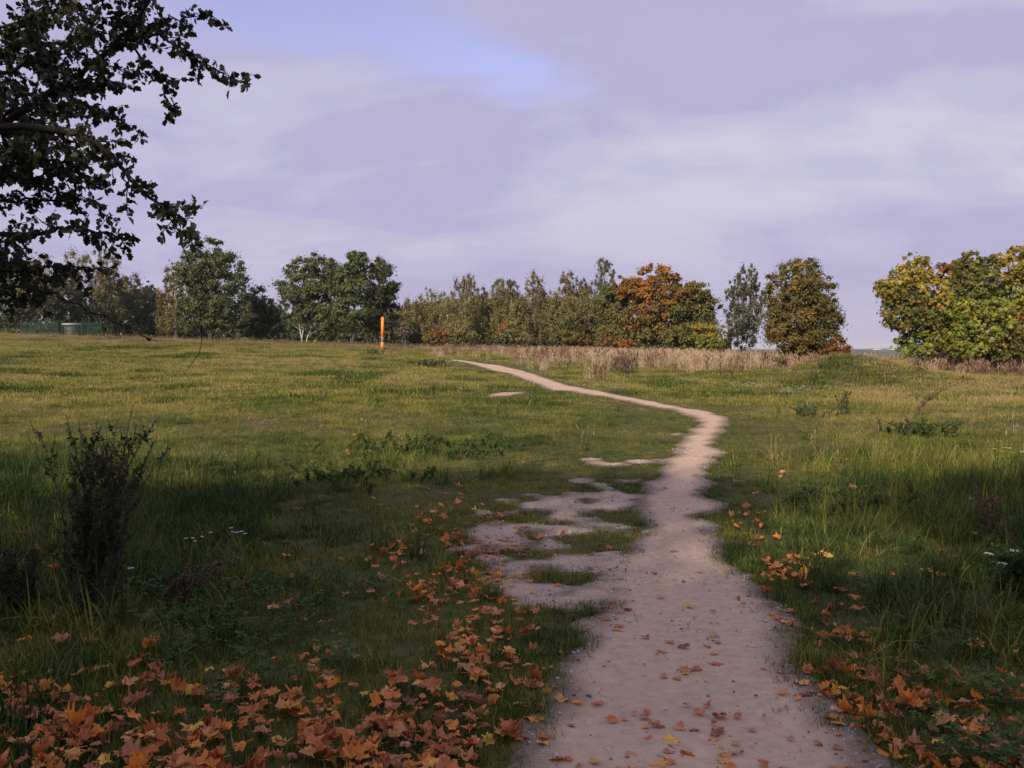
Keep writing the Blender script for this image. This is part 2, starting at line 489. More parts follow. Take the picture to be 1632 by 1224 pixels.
_m, _ = bare(np.stack([GX[_near], GY[_near]], -1))
GZ[_near] -= 0.05 * np.clip(_m / 0.25, 0, 1)
nx, ny = len(gx), len(gy)
i, j = np.meshgrid(np.arange(ny - 1), np.arange(nx - 1), indexing='ij')
q = np.stack([i * nx + j, i * nx + j + 1, (i + 1) * nx + j + 1, (i + 1) * nx + j], -1).reshape(-1, 4)
g_o = link('ground', mesh_arrays('ground', np.stack([GX, GY, GZ], -1).reshape(-1, 3), q, None, True, [M['ground']]))
tag(g_o, 'uneven meadow ground of soil and matted grass reaching to the horizon', kind='structure')

def path_grid(x0, x1, y0, y1, st):
    xs = np.arange(x0, x1 + st, st); ys = np.arange(y0, y1 + st / 2, st)
    X, Y = np.meshgrid(xs, ys)
    P = np.stack([X.ravel(), Y.ravel()], -1)
    m, g = bare(P)
    n, k = len(xs), len(ys)
    Z = height(P[:, 0], P[:, 1]) + 0.012 + np.clip(-m, 0, 0.1) * -0.25 + np.clip(m / 0.2, 0, 1) * (0.03 * (fbm(P[:, 0] / .22, P[:, 1] / .3, 83, 3) - .5) - .004)
    i, j = np.meshgrid(np.arange(k - 1), np.arange(n - 1), indexing='ij')
    q = np.stack([i * n + j, i * n + j + 1, (i + 1) * n + j + 1, (i + 1) * n + j], -1).reshape(-1, 4)
    keep = (m[q] > -0.03).any(1)
    q = q[keep]
    used = np.unique(q); re = np.zeros(len(P), int) - 1; re[used] = np.arange(len(used))
    c = np.zeros((len(used), 3)); c[:, 0] = g[used]; c[:, 1] = np.clip(1 - m[used] / 0.16, 0, 1)
    return np.c_[P, Z][used], re[q], c
v1, q1, c1 = path_grid(-3.2, 5.2, -5.5, 17.0, 0.06)
v2, q2, c2 = path_grid(-6.0, 6.5, 17.0, 60.0, 0.12)
p_o = link('dirt_path', mesh_arrays('dirt_path', np.vstack([v1, v2]), np.vstack([q1, q2 + len(v1)]), np.vstack([c1, c2]), True, [M['path']]))
tag(p_o, 'pale trodden dirt path winding across the meadow, with bare gravelly patches', kind='structure')

# ------------------------------------------------------------------ scatter of instances on points (grass and other uncountable stuff)
def proto_obj(name, mb, mat):
    me = mb.mesh(name, [mat])
    return bpy.data.objects.new(name, me)           # never linked: only its geometry is used

def scatter(name, P, rot, scale, idx, protos, label, tint=None, lcol=None, mat=None):
    me = bpy.data.meshes.new(name)
    me.vertices.add(len(P)); me.vertices.foreach_set('co', np.asarray(P, np.float32).ravel())
    def attr(n, t, data, key):
        a = me.attributes.new(n, t, 'POINT'); a.data.foreach_set(key, np.ascontiguousarray(data).ravel())
    attr('rot', 'FLOAT_VECTOR', np.asarray(rot, np.float32), 'vector')
    sca = np.asarray(scale, np.float32)
    if sca.ndim == 1: sca = np.repeat(sca[:, None], 3, 1)
    attr('sca', 'FLOAT_VECTOR', sca, 'vector')
    attr('idx', 'INT', np.asarray(idx, np.int32), 'value')
    if tint is not None: attr('tint', 'FLOAT', np.asarray(tint, np.float32), 'value')
    if lcol is not None: attr('lcol', 'FLOAT_VECTOR', np.asarray(lcol, np.float32), 'vector')
    o = link(name, me)
    ng = bpy.data.node_groups.new(name + '_scatter', 'GeometryNodeTree')
    ng.interface.new_socket('Geometry', in_out='INPUT', socket_type='NodeSocketGeometry')
    ng.interface.new_socket('Geometry', in_out='OUTPUT', socket_type='NodeSocketGeometry')
    n, l = ng.nodes, ng.links
    gi = n.new('NodeGroupInput'); go = n.new('NodeGroupOutput')
    ins = n.new('GeometryNodeInstanceOnPoints')
    join = n.new('GeometryNodeJoinGeometry')
    for p in reversed(protos):
        oi = n.new('GeometryNodeObjectInfo'); oi.inputs['Object'].default_value = p; oi.inputs['As Instance'].default_value = False
        gti = n.new('GeometryNodeGeometryToInstance')
        l.new(oi.outputs['Geometry'], gti.inputs[0]); l.new(gti.outputs[0], join.inputs[0])
    l.new(gi.outputs[0], ins.inputs['Points']); l.new(join.outputs[0], ins.inputs['Instance'])
    ins.inputs['Pick Instance'].default_value = True
    def named(nm, t):
        a = n.new('GeometryNodeInputNamedAttribute'); a.data_type = t; a.inputs['Name'].default_value = nm
        return a.outputs['Attribute']
    l.new(named('idx', 'INT'), ins.inputs['Instance Index'])
    l.new(named('rot', 'FLOAT_VECTOR'), ins.inputs['Rotation'])
    l.new(named('sca', 'FLOAT_VECTOR'), ins.inputs['Scale'])
    l.new(ins.outputs[0], go.inputs[0])
    md = o.modifiers.new('scatter', 'NODES'); md.node_group = ng
    if mat: me.materials.append(mat)
    tag(o, label, kind='stuff')
    return o

def blade(mb, base, az, length, width, lean, bend, seg=3, shade=0.5, head=None):
    d = np.array([math.cos(az), math.sin(az), 0]); s = np.array([-math.sin(az), math.cos(az), 0])
    p = np.array(base, float); th = lean
    L, Rr = [], []
    for k in range(seg):
        t = k / seg; w = width * (1 - t ** 1.6) * 0.5
        L.append(p - s * w); Rr.append(p + s * w)
        p = p + (d * math.sin(th) + np.array([0, 0, 1]) * math.cos(th)) * (length / seg)
        th = min(th + bend / seg, 2.0)
    v = np.array([x for ab in zip(L, Rr) for x in ab] + [p])
    q = [[2 * k, 2 * k + 1, 2 * k + 3, 2 * k + 2] for k in range(seg - 1)]
    t = [[2 * seg - 2, 2 * seg - 1, 2 * seg]]
    mb.add(v, q, t, (shade, shade, shade))
    if head:
        a = p - (d * math.sin(th) + np.array([0, 0, 1]) * math.cos(th)) * head
        for ang in (0, math.pi / 2):
            ss = s * math.cos(ang) + d * math.sin(ang)
            w = head * 0.11
            mb.add([a, (a + p) / 2 - ss * w, p + (p - a) * .2, (a + p) / 2 + ss * w], [[0, 1, 2, 3]], [], (min(shade + .15, 1),) * 3)

def tuft(name, n, rad, lmin, lmax, wid, mat, lean=0.35, bend=0.9, seg=3, heads=0.0, seed=0, hl=0.1):
    r = random.Random(seed); mb = MB()
    for _ in range(n):
        a = r.uniform(0, 6.283); rr = rad * math.sqrt(r.random())
        blade(mb, (rr * math.cos(a), rr * math.sin(a), -0.01), r.uniform(0, 6.283), r.uniform(lmin, lmax), wid * r.uniform(.7, 1.3),
              abs(r.gauss(0, lean)), r.uniform(0.1, bend), seg, r.random(), hl if r.random() < heads else None)
    return proto_obj(name, mb, mat)

def wedge(y0, y1, dens, pad=0.14, extra=1.2):
    """random points over the strip of meadow between two distances, a little wider than the view"""
    area = (y1 - y0) * ((y0 + y1) * (0.52 + pad) + 2 * extra)
    n = int(area * dens)
    y = np.sqrt(rng.uniform(max(y0, 0) ** 2, y1 ** 2, n)) if y0 > 2 else rng.uniform(y0, y1, n)
    hw = (0.52 + pad) * np.abs(y) + extra
    x = rng.uniform(-1, 1, n) * hw
    return np.stack([x, y], -1)

def info(P):
    z = height(P[:, 0], P[:, 1]); px, py = project(P[:, 0], P[:, 1], z)
    return z, px, py

def lushness(P):
    """0 short trodden turf .. 1 tall rank growth"""
    m, _ = bare(P)
    away = -m
    z, px, py = info(P)
    side = np.where(px > 1150, sstep(0.5, 4.5, away), sstep(0.5, 4.5, away))
    return side, m, z, px, py

# --- short and middling grass
short = [tuft('short_tuft', 34, 0.09, 0.03, 0.085, 0.005, M['grass'], 0.8, 1.4, 2, seed=k) for k in range(5)]
midg = [tuft('mid_tuft', 30, 0.11, 0.04, 0.15, 0.0068, M['grass'], 0.95, 1.5, 3, seed=10 + k) for k in range(6)]
tall = [tuft('tall_tuft', 40, 0.10, 0.14, 0.42, 0.0075, M['grass'], 0.65, 2.3, 4, seed=20 + k) for k in range(6)]
farp = [tuft('field_tuft', 44, 0.26, 0.03, 0.13, 0.015, M['grass'], 0.95, 1.2, 2, seed=40 + k) for k in range(5)]

def yawrot(n, tilt=0.12):
    return np.stack([rng.normal(0, tilt, n), rng.normal(0, tilt, n), rng.uniform(0, 6.283, n)], -1)

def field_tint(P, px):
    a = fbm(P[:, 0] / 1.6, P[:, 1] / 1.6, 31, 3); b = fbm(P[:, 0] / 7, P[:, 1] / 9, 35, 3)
    far = sstep(8, 22, P[:, 1])  # foreground shade and field sunlight worked into the tint: dark near, pale beyond
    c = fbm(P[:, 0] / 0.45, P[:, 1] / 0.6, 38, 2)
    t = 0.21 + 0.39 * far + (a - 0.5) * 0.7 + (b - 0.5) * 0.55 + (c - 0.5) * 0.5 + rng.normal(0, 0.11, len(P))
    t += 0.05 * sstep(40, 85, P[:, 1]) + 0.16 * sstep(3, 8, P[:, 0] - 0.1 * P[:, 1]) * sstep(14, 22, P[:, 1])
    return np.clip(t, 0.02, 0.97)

def make_grass():
    # nearest turf
    P = np.concatenate([wedge(-4, 2, 150, extra=2.5), wedge(2, 8.5, 230), wedge(8.5, 17, 150), wedge(17, 27, 85)])
    s, m, z, px, py = lushness(P)
    pn = fbm(P[:, 0] / 0.35, P[:, 1] / 0.35, 44, 2)
    keep = (m < 0.04 - 0.10 * pn) | ((pn > 0.42) & (rng.random(len(P)) < 0.55 * (1 - m / 0.2))) | ((np.maximum(sdf(P, main_poly), sdf(P, near_tail)) < -0.05) & (rng.random(len(P)) < 0.42 * (1 - m / 0.4))) | ((m < 0.3) & (rng.random(len(P)) < 0.02))
    patchy = fbm(P[:, 0] / 0.9, P[:, 1] / 0.9, 46, 3)
    P, s, m, z, px, patchy = [a[keep] for a in (P, s, m, z, px, patchy)]
    E = np.concatenate([wedge(2.5, 9, 420, 0.02, 0.2), wedge(9, 18, 220, 0, 0)])          # tufts that fray the path edges
    me_, _ = bare(E); pe = fbm(E[:, 0] / .16, E[:, 1] / .16, 48, 2)
    E = E[(me_ > -.12) & (me_ < .13) & (pe > .50 + .9 * me_)]
    es, em, ez, epx, _ = lushness(E)
    P = np.vstack([P, E]); s = np.r_[s, es * 0]; m = np.r_[m, em - .03]; z = np.r_[z, ez]; px = np.r_[px, epx]; patchy = np.r_[patchy, np.full(len(E), .55)]
    isl = s < 0.25 + 0.3 * (patchy - 0.5)
    t = field_tint(P, px)
    for nm, sel, protos, lab, base in (('short_grass', isl, short, 'short trodden turf along the edges of the dirt path', 0.95),
                                       ('meadow_grass', ~isl, midg, 'rough green meadow grass on both sides of the path', 1.0)):
        k = sel.nonzero()[0]
        sc_ = base * rng.uniform(0.45, 1.35, len(k)) * (0.35 + 1.2 * patchy[k])
        sc_ *= np.where(m[k] > -0.06, 0.62, 1.0)
        sc_ *= 1 - 0.38 * sstep(6, 15, P[k, 1])
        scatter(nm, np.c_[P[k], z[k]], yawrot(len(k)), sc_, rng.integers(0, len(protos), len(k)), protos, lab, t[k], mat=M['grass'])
    # tall rank tufts: right foreground, left around the mugwort, scattered clumps
    P = np.concatenate([wedge(3.2, 14, 40), wedge(14, 34, 6)])
    s, m, z, px, py = lushness(P)
    cl = fbm(P[:, 0] / 1.5, P[:, 1] / 1.5, 52, 3)
    w = np.where(px > 1150, sstep(1230, 1480, px + 60 * sstep(1000, 750, py)) * 0.9, 0.0) * sstep(1150, 1020, py) * (.12 + .88 * sstep(690, 760, py))
    w = np.maximum(w, 0.75 * sstep(560, 250, px) * sstep(1090, 960, py) * sstep(690, 800, py))
    w = np.maximum(w, 0.9 * np.exp(-(((px - 395) / 60) ** 2 + ((py - 960) / 60) ** 2)))
    w = np.maximum(w, 0.13 * (cl > 0.62))
    keep = (m < -0.25) & (rng.random(len(P)) < w * np.clip((cl - 0.25) * 3, 0.1, 1))
    P, z, cl = P[keep], z[keep], cl[keep]
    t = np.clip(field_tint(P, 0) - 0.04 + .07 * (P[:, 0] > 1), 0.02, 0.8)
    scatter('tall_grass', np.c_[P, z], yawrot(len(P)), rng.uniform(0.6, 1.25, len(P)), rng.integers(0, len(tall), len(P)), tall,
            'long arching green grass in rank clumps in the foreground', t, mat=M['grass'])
    # the open field
    P = np.concatenate([wedge(24, 45, 17), wedge(45, 108, 8)])
    s, m, z, px, py = lushness(P)
    keep = m < -0.12
    P, z, px, m = P[keep], z[keep], px[keep], m[keep]
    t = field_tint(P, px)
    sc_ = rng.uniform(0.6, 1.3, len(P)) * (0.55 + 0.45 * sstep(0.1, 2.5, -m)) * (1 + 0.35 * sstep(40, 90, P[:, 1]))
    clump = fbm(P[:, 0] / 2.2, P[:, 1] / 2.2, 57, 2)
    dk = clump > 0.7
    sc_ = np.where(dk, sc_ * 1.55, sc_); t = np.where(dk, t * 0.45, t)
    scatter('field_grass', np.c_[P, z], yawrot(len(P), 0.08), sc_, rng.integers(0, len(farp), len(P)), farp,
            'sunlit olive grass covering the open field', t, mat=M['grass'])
make_grass()

# --- tall dry grass and brown weeds
dryp = [tuft('dry_tuft', 34, 0.32, 0.35, 1.0, 0.010, M['dry'], 0.2, 0.55, 3, 0.5, 60 + k, 0.14) for k in range(5)]
weedp = [tuft('brown_weed_tuft', 30, 0.22, 0.5, 1.05, 0.014, M['dry'], 0.22, 0.3, 3, 0.9, 70 + k, 0.26) for k in range(4)]
sprig = [tuft('seed_sprig', 5, 0.12, 0.22, 0.42, 0.004, M['dry'], 0.15, 0.4, 3, 0.9, 80 + k, 0.07) for k in range(4)]
def make_dry():
    P = wedge(30, 98, 7)
    z, px, py = info(P); m, _ = bare(P)
    n = fbm(P[:, 0] / 2.5, P[:, 1] / 5, 63, 3)
    inner = (px > 690) & (px < 1255)
    edge = np.interp(px, [690, 760, 850, 960, 1100, 1255], [566, 569, 577, 584, 592, 590])   # near edge of the tall stand
    w = np.where(inner, sstep(-8, 30, edge - py + 60 * (n - 0.5)) * (.25 + .75 * sstep(.35, .5, fbm(P[:, 0] / 1.3, P[:, 1] / 2.6, 64, 2))), 0)
    rightb = (px > 1480) & (P[:, 1] > 38)
    w = np.where(rightb, sstep(612, 600, py + 22 * (n - 0.5)) * 0.5, w)
    behind = (px >= 1255) & (px <= 1480) & (P[:, 1] > 39)
    w = np.where(behind, np.where((px > 1345) & (P[:, 1] > 43), 0.0, 0.35), w)
    keep = (rng.random(len(P)) < w) & (m < -0.5) & (P[:, 1] < np.where(P[:, 0] > 13, 62, 88)) & ((px > 760) | (rng.random(len(P)) < .35))
    P, z, n, px = P[keep], z[keep], n[keep], px[keep]
    dark = (n > 0.60) & (rng.random(len(P)) < 0.45) | ((px > 1255) & (rng.random(len(P)) < 0.5)) | (P[:, 1] > 76) & (rng.random(len(P)) < 0.4)
    t = np.clip(0.9 + (fbm(P[:, 0] / 3, P[:, 1] / 3, 66, 2) - .5) * 0.7 + rng.normal(0, .1, len(P)), 0.2, 1)
    for nm, sel, pr, lab, tt in (('dry_grass', ~dark, dryp, 'stand of tall pinkish tan dry grass in front of the trees', t),
                                 ('brown_weeds', dark, weedp, 'dark brown withered weeds among the dry grass', np.clip(t * 0.4 - 0.02, 0, 1))):
        k = sel.nonzero()[0]
        scatter(nm, np.c_[P[k], z[k]], yawrot(len(k), 0.06), rng.uniform(0.5, 1.1, len(k)) * np.interp(P[k, 1], [35, 45, 60, 80], [.6, .9, .8, .6]), rng.integers(0, len(pr), len(k)), pr, lab, tt[k], mat=M['dry'])
    # reddish seed heads along the crest and sprinkled through the field
    P = np.concatenate([wedge(72, 100, 5), wedge(12, 72, 2.6)])
    z, px, py = info(P); m, _ = bare(P)
    w = np.where(P[:, 1] > 72, 0.9, 0.35 * (fbm(P[:, 0] / 4, P[:, 1] / 4, 68, 2) > 0.55))
    w = np.where((px > 1200) & (P[:, 1] < 40), 0.5 * sstep(.4, .6, fbm(P[:, 0] / 1.7, P[:, 1] / 2.5, 69, 2)) + .1, w)
    keep = (rng.random(len(P)) < w) & (m < -0.8)
    P, z = P[keep], z[keep]
    scatter('seed_heads', np.c_[P, z], yawrot(len(P), 0.08), rng.uniform(0.5, 1.2, len(P)), rng.integers(0, 4, len(P)), sprig,
            'reddish brown grass seed heads scattered over the field and along its crest', np.clip(rng.normal(0.36, .12, len(P)), 0.1, 0.9), mat=M['dry'])
make_dry()

# --- clover and broad low leaves in the left foreground and right bank
def clover_proto(seed):
    r = random.Random(seed); mb = MB()
    for _ in range(16):
        x, y, z = r.gauss(0, .06), r.gauss(0, .06), r.uniform(.03, .11)
        s = r.uniform(.011, .02); tl = np.array([r.gauss(0, .3), r.gauss(0, .3)])
        for k in range(3):
            a = k * 2.094 + r.uniform(-.2, .2)
            c, sn = math.cos(a), math.sin(a)
            pts = [(0, 0), (.7, -.62), (1.25, -.35), (1.2, .35), (.7, .62)]
            v = [(x + s * (u * c - w * sn), y + s * (u * sn + w * c), z + s * (tl[0] * (u * c) + tl[1] * (u * sn)) + s * .2 * u) for u, w in pts]
            mb.add(v, [], [[0, 1, 2], [0, 2, 3], [0, 3, 4]], (r.random(),) * 3)
        blade(mb, (x * .6, y * .6, 0), r.uniform(0, 6), z * 1.02, .0025, .2, .1, 2, .3)
    return proto_obj('clover_patch', mb, M['clover'])
clov = [clover_proto(90 + k) for k in range(4)]
def make_clover():
    P = wedge(3.4, 9, 42)
    z, px, py = info(P); m, _ = bare(P)
    n = fbm(P[:, 0] / 0.7, P[:, 1] / 0.7, 71, 2)
    w = sstep(660, 580, px) * sstep(60, 330, px) * sstep(910, 960, py) * sstep(1170, 1040, py) * (n > 0.42)
    w = np.maximum(w, 0.7 * sstep(1350, 1480, px) * sstep(720, 830, py) * (n > 0.5))
    keep = (rng.random(len(P)) < w) & (m < -0.25)
    P, z = P[keep], z[keep]
    scatter('clover', np.c_[P, z + 0.01], yawrot(len(P), .25), rng.uniform(.6, 1.3, len(P)), rng.integers(0, 4, len(P)), clov,
            'low green clover and broad leaved herbs under the fallen leaves', np.clip(rng.normal(.45, .2, len(P)), 0, 1), mat=M['clover'])
make_clover()

# --- gravel on the path
def pebble_proto(seed):
    r = np.random.default_rng(seed); mb = MB()
    n, k = 6, 3
    v = [[0, 0, 0.5]]
    for a in range(k):
        ph = (a + 1) * math.pi / (k + 1)
        for b in range(n):
            th = b * 2 * math.pi / n
            rr = r.uniform(.75, 1.1)
            v.append([rr * math.sin(ph) * math.cos(th), rr * .8 * math.sin(ph) * math.sin(th), .55 * rr * math.cos(ph)])
    v.append([0, 0, -.5])
    t = [[0, 1 + b, 1 + (b + 1) % n] for b in range(n)] + [[len(v) - 1, 1 + (k - 1) * n + (b + 1) % n, 1 + (k - 1) * n + b] for b in range(n)]
    q = [[1 + a * n + b, 1 + (a + 1) * n + b, 1 + (a + 1) * n + (b + 1) % n, 1 + a * n + (b + 1) % n] for a in range(k - 1) for b in range(n)]
    mb.add(v, q, t, (.5, .5, .5))
    return proto_obj('pebble', mb, M['pebble'])
peb = [pebble_proto(s) for s in range(4)]
def make_gravel():
    P = np.stack([rng.uniform(-2.5, 4.5, 60000), 3 + 12 * rng.random(60000) ** 1.4], -1)
    m, g = bare(P)
    z = height(P[:, 0], P[:, 1]) + .012
    w = 0.10 + 0.8 * g + 0.4 * (fbm(P[:, 0] / .6, P[:, 1] / .6, 75, 2) > .58)
    keep = (m > 0.0) & (rng.random(len(P)) < w)
    P, z = P[keep], z[keep]
    s = np.clip(rng.lognormal(-5.35, .5, len(P)), .002, .016)
    scatter('path_gravel', np.c_[P, z + s * .12], yawrot(len(P), .3), s, rng.integers(0, 4, len(P)), peb,
            'fine gravel and small stones strewn on the dirt path', rng.random(len(P)) ** .7, mat=M['pebble'])
make_gravel()

# ------------------------------------------------------------------ trees
PAL = {   # leaf colours, (colour, weight)
    'ash':    [((0.045, 0.085, 0.030), 5), ((0.060, 0.100, 0.032), 4), ((0.085, 0.115, 0.040), 3), ((0.13, 0.14, 0.05), 1)],
    'dark':   [((0.030, 0.055, 0.022), 5), ((0.045, 0.070, 0.026), 4), ((0.070, 0.080, 0.032), 2)],
    'birch':  [((0.095, 0.100, 0.040), 4), ((0.120, 0.110, 0.048), 3), ((0.15, 0.125, 0.055), 2), ((0.07, 0.075, 0.034), 3)],
    'grey':   [((0.085, 0.095, 0.050), 4), ((0.11, 0.11, 0.06), 3), ((0.06, 0.07, 0.036), 3)],
    'willow': [((0.095, 0.115, 0.038), 5), ((0.12, 0.135, 0.045), 3), ((0.07, 0.09, 0.032), 3), ((0.16, 0.15, 0.06), 1)],
    'gold':   [((0.22, 0.16, 0.035), 4), ((0.17, 0.13, 0.035), 4), ((0.12, 0.11, 0.036), 3), ((0.30, 0.17, 0.035), 1)],
    'orange': [((0.40, 0.15, 0.028), 5), ((0.32, 0.13, 0.028), 4), ((0.40, 0.21, 0.035), 3), ((0.18, 0.13, 0.035), 4)],
    'rust':   [((0.26, 0.125, 0.026), 4), ((0.18, 0.115, 0.028), 4), ((0.12, 0.105, 0.028), 4), ((0.36, 0.16, 0.026), 2)],
    'mix':    [((0.085, 0.105, 0.026), 5), ((0.055, 0.080, 0.022), 4), ((0.15, 0.13, 0.03), 3), ((0.30, 0.20, 0.03), 1.2)],
    'cherry': [((0.13, 0.105, 0.028), 4), ((0.09, 0.095, 0.026), 5), ((0.19, 0.115, 0.028), 3), ((0.26, 0.13, 0.03), 1.5), ((0.055, 0.065, 0.02), 2)],
    'yellow': [((0.46, 0.32, 0.045), 6), ((0.36, 0.275, 0.045), 5), ((0.19, 0.20, 0.04), 5), ((0.12, 0.14, 0.035), 2.5), ((0.38, 0.20, 0.035), 1.5)],
    'lime':   [((0.17, 0.21, 0.03), 5), ((0.11, 0.155, 0.028), 4), ((0.30, 0.28, 0.035), 3), ((0.06, 0.09, 0.022), 3)],
    'green':  [((0.070, 0.100, 0.022), 5), ((0.095, 0.12, 0.028), 4), ((0.050, 0.072, 0.018), 3), ((0.17, 0.17, 0.035), 2.5)],
    'redtip': [((0.30, 0.085, 0.03), 4), ((0.36, 0.13, 0.03), 3), ((0.17, 0.10, 0.03), 4), ((0.10, 0.10, 0.028), 3)],
}
for _k, _g, _r in (('ash', 1.2, 1.32), ('dark', 1.15, 1.3), ('birch', 1.7, 1.15), ('grey', 1.45, 1.12), ('willow', 1.65, 1.32), ('green', 1.5, 1.25), ('mix', 1.25, 1.15), ('cherry', 1.25, 1.0), ('lime', 1.25, 1.1)):
    PAL[_k] = [((c[0] * _g * _r, c[1] * _g, c[2] * _g * 1.05), w) for c, w in PAL[_k]]
def pal_pick(name, n, r):
    cs = np.array([c for c, _ in PAL[name]]); w = np.array([w for _, w in PAL[name]], float); w /= w.sum()
    return cs[r.choice(len(cs), n, p=w)]

def leaf_cards(C, Nrm, size, colr, r, aspect=0.62, fold=0.22):
    """rhombic folded leaves: centres, facing, sizes, colours"""
    n = len(C)
    Nrm = Nrm / (np.linalg.norm(Nrm, axis=1, keepdims=True) + 1e-9)
    t = r.normal(size=(n, 3)); t[:, 2] -= 0.5
    t -= Nrm * (t * Nrm).sum(1, keepdims=True); t /= np.linalg.norm(t, axis=1, keepdims=True) + 1e-9
    b = np.cross(Nrm, t)
    s = size[:, None] * 0.5
    v = np.empty((n, 4, 3))
    v[:, 0] = C - t * s; v[:, 1] = C + b * s * aspect + Nrm * s * fold; v[:, 2] = C + t * s; v[:, 3] = C - b * s * aspect + Nrm * s * fold
    k = np.arange(n)[:, None] * 4
    f = np.concatenate([k + np.array([[0, 1, 2]]), k + np.array([[0, 2, 3]])])
    return v.reshape(-1, 3), f, np.repeat(colr, 4, 0)

# palmate leaf outline used for maples close by (and the fallen leaves)
def maple_outline(r, n_extra=0):
    ang = [-2.75, -2.25, -1.95, -1.62, -1.30, -1.08, -0.86, -0.68, -0.50, -0.28, 0.0]
    rad = [0.42, 0.60, 0.44, 0.74, 0.86, 0.60, 0.46, 0.78, 0.88, 0.74, 1.0]
    ang = [-2.85, -2.35, -2.0, -1.55, -1.40, -1.12, -0.92, -0.66, -0.52, -0.30, -0.14]
    rad = [0.34, 0.66, 0.62, 0.86, 0.80, 0.70, 0.64, 0.95, 0.84, 0.70, 0.84]
    a = np.array(ang + [0.0] + [-x for x in ang[::-1]]); q = np.array(rad + [1.05] + rad[::-1])
    return a, q * r.uniform(0.84, 1.12, len(q))

def maple_cards(C, Nrm, size, colr, r):
    n = len(C)
    Nrm = Nrm / (np.linalg.norm(Nrm, axis=1, keepdims=True) + 1e-9)
    t = r.normal(size=(n, 3)); t[:, 2] -= 0.9
    t -= Nrm * (t * Nrm).sum(1, keepdims=True); t /= np.linalg.norm(t, axis=1, keepdims=True) + 1e-9
    b = np.cross(Nrm, t)
    a = np.array([3.14, 2.2, 1.45, 0.95, 0.6, 0.25, 0, -0.25, -0.6, -0.95, -1.45, -2.2]); q = np.array([.25, .62, .9, .45, .95, .55, 1.1, .55, .95, .45, .9, .62])
    q = q * 0.55
    v = np.empty((n, 13, 3)); s = size[:, None]
    v[:, 0] = C
    for k in range(12):
        v[:, k + 1] = C + s * q[k] * (t * math.cos(a[k]) + b * math.sin(a[k])) - Nrm * s * 0.15 * q[k] * q[k] * r.uniform(0, 3, (n, 1))
    k = np.arange(n)[:, None] * 13
    f = np.concatenate([k + np.array([[0, j + 1, (j + 1) % 12 + 1]]) for j in range(12)])
    return v.reshape(-1, 3), f, np.repeat(colr, 13, 0)

def crown_points(lobes, dist, base, n, r, style, clump=0.30, depthf=1.0):
    """lobes: (px, py, rx, ry, palette) as outlines at that distance -> leaf centres, facings, colours and clump centres"""
    k = mpp(dist)
    W = np.array([l[2] * l[3] for l in lobes], float); W /= W.sum()
    C, Nn, K, CL = [], [], [], []
    for li, (lx, ly, rx, ry, pal) in enumerate(lobes):
        cx = np.array(at(lx, ly, dist + r.normal(0, 0.25) * rx * k)) - np.array(base)
        RX, RZ = rx * k, ry * k; RY = 0.5 * (RX + min(RX, RZ)) * depthf
        nc = max(12, int(60 * math.sqrt(W[li] * len(lobes)) * (1.0 if style != 'maple' else 1.3)))
        u = r.normal(size=(nc, 3)); u /= np.linalg.norm(u, axis=1, keepdims=True)
        rad = r.random(nc) ** 0.32
        cc = cx + u * rad[:, None] * np.array([RX, RY, RZ]) * np.array([1.0, 1.0, 1.04])
        cr = 0.86 * clump * min(RX, RZ) * r.uniform(0.5, 1.6, nc)
        spr = r.random(nc) < 0.10                       # sprigs that break the outline
        cc = np.where(spr[:, None], cx + (cc - cx) * 1.10 + np.array([0, 0, .06 * RZ]), cc); cr = np.where(spr, cr * .55, cr)
        nl = int(n * W[li] * (2.5 if style != 'maple' else 1.75))
        which = r.integers(0, nc, nl)
        g = r.normal(size=(nl, 3)); g /= np.linalg.norm(g, axis=1, keepdims=True)
        rr = np.abs(r.normal(0, 0.52, nl)) + 0.15 * r.random(nl)
        rr = np.where(r.random(nl) < 0.08, np.minimum(rr * 1.5, 1.6), np.minimum(rr, 1.2))
        sh = np.array([1.0, 1.0, 0.72]) if style != 'birch' else np.array([0.75, 0.75, 1.35])
        off = g * rr[:, None] * cr[which][:, None] * sh
        if style == 'birch': off[:, 2] -= 0.35 * cr[which] * r.random(nl)
        P = cc[which] + off
        nrm = off / (np.linalg.norm(off, axis=1, keepdims=True) + 1e-6) * 0.7 + u[which] * 0.35 + r.normal(size=(nl, 3)) * 0.45 + np.array([0, 0, 0.35])
        c = pal_pick(pal, nl, r) * 0.55 + pal_pick(pal, nc, r)[which] * 0.45
        c = c * r.uniform(0.82, 1.18, (nl, 1))
        C.append(P); Nn.append(nrm); K.append(c); CL.append(cc)
    return np.concatenate(C), np.concatenate(Nn), np.concatenate(K), np.concatenate(CL)

